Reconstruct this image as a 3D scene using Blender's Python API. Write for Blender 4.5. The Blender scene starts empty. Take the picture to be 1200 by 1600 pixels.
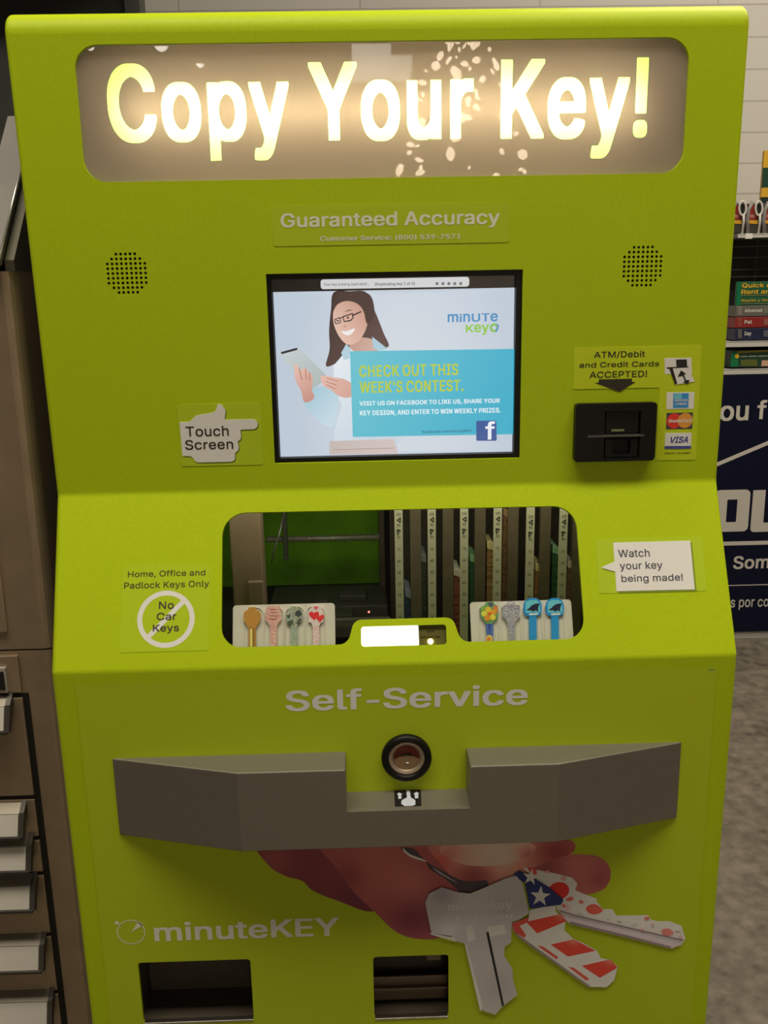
import bpy, bmesh, math, random
from mathutils import Vector, Matrix, geometry
random.seed(7)
SC = bpy.context.scene
COL = SC.collection

# ------------------------------------------------------------------ camera
CAM = Vector((-0.02888, -1.02486, 1.57569))
Z0 = 1.36                                   # height of the upper fold of the kiosk front above the floor
F_PX, PITCH, YAW, ROLL = 1415.13, 0.234287, -0.021009, -0.018709
fw = Vector((-math.sin(YAW)*math.cos(PITCH), math.cos(YAW)*math.cos(PITCH), -math.sin(PITCH)))
rt0 = Vector((math.cos(YAW), math.sin(YAW), 0)); up0 = rt0.cross(fw)
RT = rt0*math.cos(ROLL) + up0*math.sin(ROLL)
UP = -rt0*math.sin(ROLL) + up0*math.cos(ROLL)
cd = bpy.data.cameras.new('camera'); cam = bpy.data.objects.new('camera', cd); COL.objects.link(cam)
m = Matrix.Identity(4)
for i in range(3):
    m[i][0], m[i][1], m[i][2], m[i][3] = RT[i], UP[i], -fw[i], CAM[i]
cam.matrix_world = m
cd.sensor_fit = 'VERTICAL'; cd.sensor_height = 32.0; cd.sensor_width = 24.0
cd.lens = F_PX/1600*32.0; cd.clip_start = 0.01
SC.camera = cam

# ------------------------------------------------------------------ world, lights, exposure
w = bpy.data.worlds.new('store_air'); SC.world = w; w.use_nodes = True
w.node_tree.nodes['Background'].inputs[0].default_value = (1.0, 0.86, 0.66, 1)
w.node_tree.nodes['Background'].inputs[1].default_value = 0.035
def area(name, loc, size, power, color=(1, .88, .68), target=None):
    l = bpy.data.lights.new(name, 'AREA'); l.shape = 'RECTANGLE'; l.size, l.size_y = size
    l.energy = power; l.color = color
    o = bpy.data.objects.new(name, l); o.location = loc
    if target: o.rotation_euler = (Vector(target)-Vector(loc)).to_track_quat('-Z', 'Y').to_euler()
    COL.objects.link(o); return o
area('ceiling_light_aisle', (0.1, -0.80, 4.2), (4.0, .8), 108)
area('ceiling_light_back', (2.2, 1.3, 4.4), (2.5, 1.0), 112)
vs = SC.view_settings
vs.view_transform = 'Standard'; vs.look = 'None'; vs.gamma = 1; vs.use_curve_mapping = False; vs.exposure = 0.0

# ------------------------------------------------------------------ helpers
def lin1(c):
    c /= 255.0
    return c/12.92 if c <= .04045 else ((c+.055)/1.055)**2.4
def lin(r, g, b): return (lin1(r), lin1(g), lin1(b))
EU, ES, EL = (.42, .36, .255), (.72, .64, .47), (.31, .265, .19)     # light that falls on the three panels
def alb(rgb, E):                            # colour of a print, from how it reads under the light of its panel
    return tuple(min(.9, lin1(c)/e) for c, e in zip(rgb, E))

def mat(name, base, rough=.5, metal=0., spec=.5, noise=0., scale=40., bump=0., emit=None, strength=1., coat=0.):
    M = bpy.data.materials.new(name); M.use_nodes = True
    nt = M.node_tree; p = nt.nodes['Principled BSDF']
    p.inputs['Base Color'].default_value = (*base, 1); p.inputs['Roughness'].default_value = rough
    p.inputs['Metallic'].default_value = metal; p.inputs['Specular IOR Level'].default_value = spec
    p.inputs['Coat Weight'].default_value = coat
    if emit:
        p.inputs['Emission Color'].default_value = (*emit, 1); p.inputs['Emission Strength'].default_value = strength
    if noise or bump:
        tc = nt.nodes.new('ShaderNodeTexCoord'); nz = nt.nodes.new('ShaderNodeTexNoise')
        nz.inputs['Scale'].default_value = scale; nz.inputs['Detail'].default_value = 5
        nt.links.new(tc.outputs['Object'], nz.inputs['Vector'])
        if noise:
            r = nt.nodes.new('ShaderNodeValToRGB')
            r.color_ramp.elements[0].position = .3; r.color_ramp.elements[1].position = .7
            r.color_ramp.elements[0].color = (*[c*(1-noise) for c in base], 1)
            r.color_ramp.elements[1].color = (*[min(1, c*(1+noise)) for c in base], 1)
            nt.links.new(nz.outputs['Fac'], r.inputs['Fac']); nt.links.new(r.outputs['Color'], p.inputs['Base Color'])
        if bump:
            b = nt.nodes.new('ShaderNodeBump'); b.inputs['Strength'].default_value = bump; b.inputs['Distance'].default_value = .002
            nt.links.new(nz.outputs['Fac'], b.inputs['Height']); nt.links.new(b.outputs['Normal'], p.inputs['Normal'])
    return M

def attr_mat(name, emission=False, rough=.45):
    M = bpy.data.materials.new(name); M.use_nodes = True
    nt = M.node_tree; p = nt.nodes['Principled BSDF']
    a = nt.nodes.new('ShaderNodeAttribute'); a.attribute_name = 'Col'
    if emission:
        p.inputs['Base Color'].default_value = (.01, .01, .01, 1); p.inputs['Roughness'].default_value = .25
        nt.links.new(a.outputs['Color'], p.inputs['Emission Color']); p.inputs['Emission Strength'].default_value = 1
    else:
        nt.links.new(a.outputs['Color'], p.inputs['Base Color']); p.inputs['Roughness'].default_value = rough; p.inputs['Specular IOR Level'].default_value = .18
    return M

GREEN = (.50, .66, .010)
M_GREEN = mat('lime_paint', GREEN, .45, spec=.18, noise=.03, scale=260)
M_PRINT = attr_mat('printed_film'); M_SCREEN = attr_mat('lcd_picture', True)
M_BLACK = mat('black_plastic', (.008, .008, .007), .38, spec=.22)
M_DARK = mat('dark_interior', (.03, .028, .022), .6)
M_SLOT = mat('slot_lining', (.09, .075, .055), .6)
M_SILVER = mat('silver_grey_paint', (.26, .24, .205), .5, .55, noise=.06, scale=500)
M_STEEL = mat('brushed_steel', (.55, .53, .5), .3, 1.)
M_WHITE = mat('white_plastic', (.75, .73, .7), .4)

def obj(name, bm, mats, parent=None, smooth=False, bevel=0, kind=None, label=None):
    bmesh.ops.recalc_face_normals(bm, faces=bm.faces)
    me = bpy.data.meshes.new(name)
    vs_ = [v.co for v in bm.verts]
    lo = Vector([min(v[i] for v in vs_) for i in range(3)]); hi = Vector([max(v[i] for v in vs_) for i in range(3)])
    c = (lo+hi)/2
    if parent is None: c.z = lo.z
    bmesh.ops.translate(bm, verts=bm.verts, vec=-c)
    if smooth:
        for f in bm.faces: f.smooth = True
    bm.to_mesh(me); bm.free()
    for M in (mats if isinstance(mats, (list, tuple)) else [mats]): me.materials.append(M)
    o = bpy.data.objects.new(name, me); COL.objects.link(o)
    base = Vector((0, 0, 0))
    if parent is not None:
        o.parent = parent; base = Vector(parent['_w'])
    o.location = c - base
    o['_w'] = tuple(c)
    if bevel:
        b = o.modifiers.new('edge', 'BEVEL'); b.width = bevel; b.segments = 2; b.limit_method = 'ANGLE'
    if kind: o['kind'] = kind
    if label: o['label'] = label
    return o
def thing(name, label, cat, loc, group=None):
    o = bpy.data.objects.new(name, None); COL.objects.link(o); o.location = loc; o.empty_display_size = .05
    o['label'] = label; o['category'] = cat; o['_w'] = tuple(loc)
    if group: o['group'] = group
    return o
def tag(o, label, cat, group=None, kind=None):
    o['label'] = label; o['category'] = cat
    if group: o['group'] = group
    if kind: o['kind'] = kind
    return o

def box(bm, lo, hi, mi=0):
    x0, y0, z0 = lo; x1, y1, z1 = hi
    v = [bm.verts.new(p) for p in ((x0,y0,z0),(x1,y0,z0),(x1,y1,z0),(x0,y1,z0),(x0,y0,z1),(x1,y0,z1),(x1,y1,z1),(x0,y1,z1))]
    for f in ((3,2,1,0),(4,5,6,7),(0,1,5,4),(1,2,6,5),(2,3,7,6),(3,0,4,7)):
        bm.faces.new([v[i] for i in f]).material_index = mi
def boxes(*bs):
    bm = bmesh.new()
    for b in bs: box(bm, *b)
    return bm
def tube(bm, pts, r, n=8, mi=0, closed=False):
    pts = [Vector(p) for p in pts]; rings = []
    for i, p in enumerate(pts):
        if closed: t = pts[(i+1) % len(pts)] - pts[i-1]
        else: t = pts[min(i+1, len(pts)-1)] - pts[max(i-1, 0)]
        t.normalize(); a = t.orthogonal() if i == 0 or abs(t.dot(A)) > .98 else A - t*t.dot(A)
        a.normalize(); A = a; b = t.cross(a)
        rings.append([bm.verts.new(p + (a*math.cos(2*math.pi*k/n)+b*math.sin(2*math.pi*k/n))*r) for k in range(n)])
    last = len(rings) if closed else len(rings)-1
    for i in range(last):
        q, s = rings[i], rings[(i+1) % len(rings)]
        for k in range(n):
            f = bm.faces.new((q[k], q[(k+1) % n], s[(k+1) % n], s[k])); f.smooth = True; f.material_index = mi
    if not closed:
        bm.faces.new(rings[0][::-1]).material_index = mi; bm.faces.new(rings[-1]).material_index = mi
def lathe(bm, prof, frame, n=40, mi=0, cap=False):
    # prof: (radius, height) pairs around the normal of a frame
    rings = []
    for r, h in prof:
        rings.append([bm.verts.new(frame @ Vector((r*math.cos(2*math.pi*k/n), r*math.sin(2*math.pi*k/n), h))) for k in range(n)])
    for a, b in zip(rings, rings[1:]):
        for k in range(n):
            f = bm.faces.new((a[k], a[(k+1) % n], b[(k+1) % n], b[k])); f.smooth = True; f.material_index = mi
    if cap: bm.faces.new(rings[-1]).material_index = mi

# frames of the three front panels: (x, up along the panel, outwards)
F2Y, F2Z = -0.086059, -0.182037
SLEN = math.hypot(F2Y, F2Z); KY, KZ = -F2Y/SLEN, -F2Z/SLEN     # .427 , .904
def frame(o, ax, ay, az):
    M = Matrix.Identity(4)
    for i in range(3): M[i][0], M[i][1], M[i][2], M[i][3] = ax[i], ay[i], az[i], o[i]
    return M
FU = frame((0, 0, Z0), (1,0,0), (0,0,1), (0,-1,0))
FS = frame((0, 0, Z0), (1,0,0), (0,KY,KZ), (0,-KZ,KY))
FL = frame((0, F2Y, Z0), (1,0,0), (0,0,1), (0,-1,0))
NOTCH_Z = -.338
FT = frame((0, F2Y, Z0+NOTCH_Z), (1,0,0), (0,1,0), (0,0,1))
def FY(y): return frame((0, y, Z0), (1,0,0), (0,0,1), (0,-1,0))
def meas(fr):                               # a measurer: photo coordinates -> metres on the panel of that frame
    inv = fr.inverted(); o = inv @ CAM
    def P(x, y):
        d = inv.to_3x3() @ (fw + RT*((x-600)/F_PX) - UP*((y-800)/F_PX))
        t = -o.z/d.z
        return (o.x+d.x*t, o.y+d.y*t)
    return P
PU, PS, PL, PT = meas(FU), meas(FS), meas(FL), meas(FT)
def crop(P, ox, oy, s): return lambda *a: P(ox+a[0]/s, oy+a[1]/s)
def mp(P, pts): return [P(*p) for p in pts]

def rpoly(pts, n=6):                        # polygon with rounded corners, (x, y, radius)
    out = []; N = len(pts)
    for i in range(N):
        x, y, r = pts[i]; p = Vector((x, y))
        if r <= 0: out.append((x, y)); continue
        a = (Vector(pts[i-1][:2])-p).normalized(); b = (Vector(pts[(i+1) % N][:2])-p).normalized()
        ang = a.angle(b); t = r/math.tan(ang/2); c = p + (a+b).normalized()*(r/math.sin(ang/2))
        s, e = p+a*t-c, p+b*t-c
        a0 = math.atan2(s.y, s.x); da = (math.atan2(e.y, e.x)-a0+math.pi) % (2*math.pi) - math.pi
        for k in range(n+1):
            q = a0+da*k/n; out.append((c.x+r*math.cos(q), c.y+r*math.sin(q)))
    return out
def rrect(x0, y0, x1, y1, r, n=6): return rpoly([(x0,y0,r),(x1,y0,r),(x1,y1,r),(x0,y1,r)], n)
def rect(x0, y0, x1, y1): return [(x0,y0),(x1,y0),(x1,y1),(x0,y1)]
def circ(cx, cy, r, n=32, ry=None): return [(cx+r*math.cos(2*math.pi*k/n), cy+(ry or r)*math.sin(2*math.pi*k/n)) for k in range(n)]
def blob(pts, n=6):                         # smooth closed curve through points
    out = []; N = len(pts)
    for i in range(N):
        p0, p1, p2, p3 = [Vector(pts[(i+k) % N]) for k in (-1, 0, 1, 2)]
        for k in range(n):
            t = k/n
            q = .5*((2*p1)+(p2-p0)*t+(2*p0-5*p1+4*p2-p3)*t*t+(3*p1-p0-3*p2+p3)*t**3)
            out.append((q.x, q.y))
    return out
def inside(p, l):
    c = False; x, y = p
    for i in range(len(l)):
        (a, b), (d, e) = l[i-1], l[i]
        if (b > y) != (e > y) and x < (d-a)*(y-b)/(e-b)+a: c = not c
    return c
def fill(loops, step=0):
    vs_, ed = [], []
    for l in loops:
        k = len(vs_); vs_ += [Vector(p) for p in l]
        ed += [(k+i, k+(i+1) % len(l)) for i in range(len(l))]
    if step:
        xs = [p.x for p in vs_]; ys = [p.y for p in vs_]
        y = min(ys)+step/2
        while y < max(ys):
            x = min(xs)+step/2
            while x < max(xs):
                if inside((x, y), loops[0]): vs_.append(Vector((x, y)))
                x += step
            y += step
    r = geometry.delaunay_2d_cdt(vs_, ed, [], 1, 1e-7)
    bb = [(min(p[0] for p in l), max(p[0] for p in l), min(p[1] for p in l), max(p[1] for p in l), l) for l in loops]
    keep = []
    for t in r[2]:                          # even-odd rule: holes stay open
        x = sum(r[0][i].x for i in t)/3; y = sum(r[0][i].y for i in t)/3
        if sum(1 for q in bb if q[0] <= x <= q[1] and q[2] <= y <= q[3] and inside((x, y), q[4])) % 2: keep.append(t)
    return r[0], keep

class Sheet:
    """flat layers on the panel of a frame: each layer has a front face at n1 and edges down to n0"""
    def __init__(s, fr): s.fr = fr; s.bm = bmesh.new(); s.cl = s.bm.loops.layers.float_color.new('Col')
    def add(s, loops, color=(1,1,1), n0=0, n1=.0004, mi=0, step=0, walls=True, back=False):
        if loops and not isinstance(loops[0], list): loops = [loops]
        v, t = fill(loops, step)
        fn = color if callable(color) else (lambda x, y: color)
        bv = [s.bm.verts.new(s.fr @ Vector((p.x, p.y, n1))) for p in v]
        for tri in t:
            a, b, c = [v[i] for i in tri]
            if abs((b-a).cross(c-a)) < 1e-13: continue
            try: f = s.bm.faces.new([bv[i] for i in tri])
            except ValueError: continue
            f.material_index = mi
            for lp, i in zip(f.loops, tri): lp[s.cl] = (*fn(v[i].x, v[i].y), 1)
        if back:
            bk = [s.bm.verts.new(s.fr @ Vector((p.x, p.y, n0))) for p in v]
            for tri in t:
                try: f = s.bm.faces.new([bk[i] for i in tri[::-1]])
                except ValueError: continue
                f.material_index = mi
                for lp, i in zip(f.loops, tri[::-1]): lp[s.cl] = (*fn(v[i].x, v[i].y), 1)
        for vv in bv:
            if not vv.link_faces: s.bm.verts.remove(vv)
        if walls:
            for l in loops:
                A_ = [s.bm.verts.new(s.fr @ Vector((*p, n1))) for p in l]; B_ = [s.bm.verts.new(s.fr @ Vector((*p, n0))) for p in l]
                for i in range(len(l)):
                    j = (i+1) % len(l); f = s.bm.faces.new((A_[i], A_[j], B_[j], B_[i])); f.material_index = mi
                    c = fn(*l[i])
                    for lp in f.loops: lp[s.cl] = (*c, 1)
        return s
    def out(s, name, mats=None, parent=None, **k): return obj(name, s.bm, mats or M_PRINT, parent, **k)

# ------------------------------------------------------------------ lettering (outlines in 1/400 em)
FONT = {'M':{
'A':(279,[[112,295,160,295,164,294,269,8,270,4,269,-4,224,-4,220,-3,193,76,190,77,82,77,54,-3,6,-3,5,6,7,12,107,288,110,294],[136,237,97,120,98,118,100,118,176,118,177,120,160,166,138,236]]),
'B':(265,[[30,294,152,295,168,293,186,288,198,282,207,276,221,260,228,246,232,230,233,222,232,196,229,184,220,170,213,162,197,152,212,145,222,138,230,129,236,120,241,108,244,92,244,66,242,54,235,36,228,25,220,17,212,11,192,2,176,-2,158,-4,30,-3],[76,127,77,38,148,37,156,38,172,42,180,46,187,52,193,60,196,66,198,76,197,88,194,94,188,105,184,111,174,119,160,125,146,128],[76,168,136,167,152,170,164,175,170,180,177,186,182,194,186,204,187,216,185,224,180,234,174,242,166,247,154,252,144,254,77,254]]),
'C':(296,[[222,283,240,270,249,260,259,248,268,230,272,220,275,206,274,196,229,196,224,210,220,218,212,230,198,242,182,251,168,255,152,257,138,255,124,251,110,244,95,232,83,216,74,200,67,176,65,162,64,140,67,116,74,92,80,80,89,66,96,59,110,47,124,40,134,37,152,34,162,35,182,40,196,47,204,54,216,66,224,80,228,94,230,96,274,96,275,84,273,74,268,60,256,40,249,30,240,21,222,8,210,2,192,-4,168,-8,138,-8,114,-4,104,-1,90,5,68,19,57,30,50,37,38,56,31,70,24,90,20,110,18,128,18,162,20,182,24,200,32,222,38,236,47,250,60,265,82,282,106,293,130,298,140,299,166,299,192,295,208,290]]),
'D':(292,[[30,-4,30,294,144,295,156,294,174,291,190,286,212,275,224,266,230,259,237,252,246,240,259,214,267,182,269,162,269,130,267,110,259,78,248,54,238,40,218,22,198,9,172,0,142,-4],[77,38,134,37,156,41,170,46,189,58,199,68,207,80,214,94,220,114,223,134,223,158,218,186,213,200,208,210,197,226,186,236,168,246,158,250,136,254,78,254,76,252]]),
'E':(244,[[219,-4,30,-3,30,294,218,294,218,256,216,254,76,253,77,168,206,167,208,164,208,130,208,128,206,127,77,126,76,40,76,38,78,37,218,37,220,34]]),
'F':(239,[[30,-4,29,-2,30,294,215,294,216,256,214,254,76,253,76,164,202,163,203,160,203,124,200,123,77,122,76,-2,74,-4]]),
'G':(302,[[182,297,204,291,222,282,236,272,252,256,265,238,270,226,276,206,276,196,229,196,219,218,210,229,200,239,192,245,180,251,172,254,152,257,144,256,130,253,116,247,98,235,88,224,79,210,70,188,65,162,64,140,67,116,74,92,80,80,90,66,102,54,114,45,130,38,154,34,164,35,178,38,190,43,200,50,206,54,216,66,222,74,227,86,230,96,232,108,230,110,158,110,158,149,276,150,277,150,278,148,278,96,276,82,270,62,263,48,256,38,244,24,233,14,222,7,212,2,198,-3,178,-7,166,-8,140,-8,118,-5,94,3,80,10,66,21,48,39,34,62,28,76,24,90,19,118,18,130,18,160,22,192,30,220,43,244,55,260,66,270,78,280,102,292,122,297,138,299,164,299]]),
'H':(300,[[30,-4,30,294,74,295,76,294,77,170,216,169,218,170,219,172,219,294,222,295,265,294,266,-3,222,-4,219,-2,218,128,78,129,77,128,76,126,76,-2,74,-4]]),
'I':(176,[[14,-4,13,-2,14,36,60,37,63,38,63,252,62,254,60,254,14,254,13,294,16,295,158,295,159,292,158,254,112,254,109,252,109,40,110,38,112,37,158,36,159,-2,156,-4]]),
'K':(272,[[260,-4,210,-4,208,-3,112,129,76,92,76,-3,30,-3,30,294,74,295,76,294,76,160,76,158,78,157,107,192,202,294,206,295,260,294,261,288,260,286,148,164,260,6]]),
'L':(229,[[30,295,74,295,76,294,76,38,210,37,212,34,211,-4,30,-3,29,292]]),
'M':(364,[[329,294,329,-4,286,-4,283,-2,284,209,281,206,267,164,200,-3,160,-4,158,-3,156,2,90,168,77,206,74,209,75,-2,72,-4,30,-3,30,294,90,295,92,294,165,108,178,68,180,64,197,114,267,294,270,295]]),
'N':(304,[[269,-4,218,-4,216,-3,113,158,78,218,76,219,76,-2,74,-4,30,-3,30,294,80,295,84,294,203,106,221,74,224,73,223,294,226,295,270,294]]),
'O':(310,[[192,-4,166,-8,138,-8,114,-4,104,-1,90,5,68,19,60,27,48,41,38,56,32,68,24,90,20,110,18,128,18,162,22,192,25,204,32,224,46,247,53,256,68,271,86,284,98,290,114,295,138,299,166,299,182,297,196,294,218,285,231,276,242,267,254,254,267,236,275,220,281,202,285,182,287,162,287,130,283,98,275,72,270,60,259,42,251,32,240,22,220,7,210,2],[152,257,134,254,124,251,112,245,102,238,90,226,80,212,71,192,67,176,64,150,65,128,70,102,79,82,88,67,96,58,112,46,124,40,134,37,152,34,166,36,184,42,201,52,213,62,221,72,232,94,238,114,241,138,240,164,236,186,228,206,218,223,206,235,190,247,172,254]]),
'P':(259,[[30,-4,30,294,150,295,176,291,196,283,210,273,222,259,229,248,236,228,239,208,238,180,235,164,227,146,216,130,206,122,188,111,174,106,146,102,77,102,76,-2,74,-4],[77,254,77,144,140,143,146,144,156,146,166,151,179,162,184,168,189,180,192,194,192,202,190,214,185,226,180,234,172,242,158,250,142,254,128,255]]),
'Q':(310,[[271,-30,224,-31,203,-2,200,-1,176,-7,166,-8,140,-8,118,-5,104,-1,82,9,68,19,60,26,52,36,41,50,29,74,24,90,20,110,18,130,18,160,20,182,28,214,33,226,43,244,53,256,59,262,68,271,80,280,104,292,124,297,140,299,166,299,182,297,210,289,230,277,250,260,263,242,275,220,283,192,287,162,287,130,286,116,281,90,270,62,258,42,251,32,241,22,240,20,272,-22],[152,257,134,254,124,251,112,245,102,238,90,226,80,212,71,192,67,176,64,150,65,128,70,102,79,82,88,67,96,58,112,46,124,40,134,37,152,34,166,36,170,37,172,38,136,86,136,94,184,95,210,61,212,61,221,72,232,94,238,114,241,138,240,164,236,186,228,206,218,223,206,235,190,247,172,254]]),
'R':(261,[[30,294,150,295,166,293,184,289,200,281,212,272,219,266,226,257,233,242,237,230,239,216,239,186,236,170,233,160,227,148,218,136,208,128,189,116,248,8,249,4,248,-4,200,-4,196,-3,138,107,134,109,76,108,76,-2,74,-4,30,-3],[76,254,77,150,138,150,148,151,162,155,168,158,176,163,182,170,188,180,191,188,192,194,192,208,187,226,184,232,176,240,162,249,142,254,128,255]]),
'S':(260,[[164,296,178,292,194,285,206,276,217,266,225,254,231,242,234,228,233,212,190,212,188,214,185,226,182,232,176,240,168,246,156,253,146,256,134,258,124,258,108,255,100,252,90,247,84,242,77,234,73,226,71,218,72,208,75,200,80,195,96,183,120,173,160,163,178,157,196,149,216,135,222,130,230,118,235,108,237,100,239,76,238,64,236,54,229,36,222,27,216,20,202,8,184,-1,162,-7,144,-9,110,-9,94,-7,82,-4,67,2,52,10,46,15,32,30,24,44,20,54,17,70,18,82,64,82,65,80,68,66,72,58,82,48,92,41,104,36,118,33,130,32,144,34,158,38,168,43,176,49,186,59,190,68,192,74,192,84,190,90,185,98,180,104,170,110,156,117,140,122,92,135,76,141,56,152,45,160,34,174,29,184,26,194,25,200,25,226,28,242,37,260,52,276,66,285,84,293,100,297,118,299,144,299]]),
'T':(261,[[150,-4,108,-4,105,-2,105,252,102,254,14,254,13,256,13,292,14,295,240,295,243,294,243,256,242,254,154,254,152,252,152,-2]]),
'U':(300,[[30,294,74,295,76,294,76,100,77,90,80,80,84,70,90,62,98,53,110,44,120,39,128,36,140,34,156,34,162,35,176,39,188,45,202,56,209,66,214,76,218,88,220,106,220,294,222,295,266,294,266,82,263,66,255,46,244,30,226,13,218,7,204,0,182,-6,158,-9,126,-8,104,-4,92,0,78,7,64,17,47,36,38,52,34,62,31,74,29,92]]),
'V':(279,[[269,294,270,288,269,284,165,-2,162,-4,112,-4,7,278,5,286,6,294,50,295,54,294,117,118,138,54,139,54,161,124,220,294,224,295]]),
'W':(397,[[388,294,388,286,310,0,308,-4,256,-3,206,176,196,216,196,215,194,212,184,168,137,-2,134,-4,86,-4,84,-3,6,280,5,286,6,294,50,295,52,294,53,292,99,116,109,70,110,68,112,70,123,118,168,288,171,294,220,295,223,294,271,110,280,70,282,68,284,72,298,134,339,292,340,294,342,295]]),
'Y':(274,[[112,-4,111,-2,111,116,8,280,5,286,6,294,54,295,58,294,109,212,134,168,136,166,157,204,212,294,216,295,264,294,265,288,263,282,158,114,158,-3]]),
'Z':(255,[[232,-4,20,-3,19,32,147,218,173,254,172,255,170,255,154,254,20,254,18,256,19,294,232,294,232,260,108,78,78,38,78,36,82,36,98,37,232,37,233,34]]),
'a':(227,[[197,-4,154,-4,153,-2,152,13,140,2,128,-4,118,-7,104,-9,80,-9,72,-8,52,-3,40,3,30,12,24,18,18,28,14,40,12,56,12,68,13,78,16,90,21,98,28,106,40,115,60,123,90,129,138,135,147,138,150,142,152,146,152,152,151,158,148,166,143,172,136,178,129,182,116,185,102,184,86,179,78,173,70,165,62,153,50,153,20,162,19,172,26,186,34,196,47,208,68,218,84,222,98,224,124,224,144,221,160,215,174,206,182,198,192,182,197,162,198,148],[152,99,130,95,102,92,84,88,74,84,63,74,58,64,58,58,62,46,72,37,84,32,94,30,100,30,112,32,126,38,134,43,141,50,149,64,152,74,153,82]]),
'b':(247,[[26,294,68,295,70,294,70,199,72,200,80,208,85,212,98,220,118,224,144,224,162,221,174,216,184,211,192,204,202,195,211,182,222,158,227,136,228,126,228,90,226,74,220,52,210,32,195,14,180,2,170,-3,150,-8,140,-9,112,-8,98,-4,86,2,81,6,70,18,69,16,69,-2,68,-4,26,-3],[124,31,134,32,146,36,156,42,166,52,175,68,179,80,182,96,183,108,182,120,179,136,174,150,169,160,164,166,152,177,144,181,130,184,120,184,108,181,100,177,90,168,81,156,77,148,74,140,70,120,70,96,72,84,78,66,83,56,91,46,102,38,112,33]]),
'c':(231,[[176,210,191,198,203,184,211,166,212,162,212,155,180,146,170,146,168,148,165,156,159,164,150,173,142,179,124,184,112,184,100,181,89,174,82,167,74,158,69,150,64,136,61,120,60,112,61,94,65,76,74,56,88,42,98,35,114,31,124,31,136,34,147,40,159,50,165,60,170,70,178,71,212,62,213,54,210,46,204,34,196,22,180,8,164,-1,144,-7,128,-9,98,-8,80,-4,64,4,46,18,33,34,22,56,16,80,15,88,15,126,16,136,22,160,31,178,43,194,54,204,70,215,88,221,106,224,130,224,140,223,150,221,162,217]]),
'd':(247,[[217,294,218,-3,176,-4,174,-2,174,16,172,18,162,6,152,-1,140,-6,130,-8,120,-9,94,-8,74,-3,62,3,48,13,42,19,31,34,21,56,17,74,15,88,15,128,17,142,20,156,29,178,40,194,50,204,59,210,76,219,92,223,100,224,124,224,142,221,152,216,158,212,164,208,171,200,172,199,173,294,176,295],[120,31,130,33,142,38,152,46,160,56,167,70,171,86,173,98,173,118,170,136,165,150,158,162,152,169,142,177,134,181,122,184,110,184,100,181,88,174,81,168,72,156,67,146,62,128,60,114,60,102,63,84,66,72,72,60,81,48,90,40,98,35,108,32]]),
'e':(236,[[96,223,106,224,128,224,138,223,148,221,160,217,172,211,184,202,194,193,203,180,212,158,217,130,217,96,216,93,64,93,61,92,62,82,66,68,75,54,90,40,102,34,110,32,116,31,128,31,146,36,154,42,161,48,170,64,182,64,213,56,214,48,212,42,207,32,198,20,188,11,178,4,158,-5,142,-8,112,-9,88,-6,78,-3,66,3,48,16,38,27,26,46,19,64,15,86,15,128,20,154,25,166,31,178,38,188,43,194,56,206,62,211,76,218],[61,132,64,130,168,130,170,130,170,132,169,140,164,154,155,166,148,174,138,180,130,183,118,185,108,184,96,180,80,168,74,161,68,152,63,140]]),
'f':(150,[[42,-4,41,-2,41,182,38,183,0,184,-1,220,2,221,40,222,41,256,44,272,49,282,53,286,60,293,66,298,80,304,94,307,124,307,142,303,144,300,144,294,136,265,134,264,124,264,112,267,100,264,91,256,88,250,86,242,86,224,88,221,134,220,135,186,134,184,132,183,88,183,86,182,86,-2,84,-4]]),
'g':(248,[[217,220,218,-18,215,-36,211,-46,207,-54,199,-64,190,-72,172,-82,150,-88,134,-90,100,-90,86,-88,74,-85,56,-77,40,-65,32,-56,24,-44,25,-36,52,-20,62,-20,64,-21,74,-34,82,-40,94,-47,102,-50,110,-51,126,-51,142,-47,156,-39,164,-32,169,-24,173,-6,173,22,172,23,164,14,156,8,140,1,128,-1,96,-1,76,3,64,8,50,18,38,30,30,40,23,54,17,74,15,88,15,128,16,138,21,160,29,178,41,194,55,208,74,218,88,222,100,224,124,224,138,222,146,219,160,211,174,198,175,220],[124,184,112,184,100,181,88,175,81,168,73,158,67,146,62,130,60,116,60,104,63,86,67,74,73,62,84,50,92,45,106,39,114,38,122,38,134,41,142,44,155,54,162,64,169,78,172,92,174,108,173,122,170,138,165,152,159,162,154,168,144,176,132,182]]),
'h':(239,[[26,294,68,295,70,294,70,202,88,215,102,221,118,224,142,224,160,221,178,213,188,204,198,192,203,182,206,172,209,154,208,-4,166,-4,164,-2,164,140,163,146,157,162,148,173,136,181,122,184,116,184,106,182,96,177,89,172,84,168,78,160,72,146,70,132,70,-3,26,-3]]),
'i':(100,[[26,-4,25,-2,25,220,28,221,68,221,70,218,70,-2,68,-4],[21,262,19,268,19,286,20,290,24,296,30,300,36,303,54,304,66,300,74,292,77,284,77,268,72,258,66,253,60,250,54,249,42,249,32,251,26,256]]),
'k':(222,[[26,295,68,295,70,294,70,133,72,134,99,160,158,221,210,220,211,214,210,212,124,124,216,6,217,4,216,-4,166,-4,162,-3,88,92,86,91,70,76,70,-3,26,-3,25,292]]),
'l':(113,[[26,295,68,295,70,294,70,52,72,42,78,36,82,34,100,35,102,34,108,6,108,-2,104,-4,94,-5,66,-5,52,-2,44,2,37,8,30,18,27,26,25,38,25,292]]),
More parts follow.
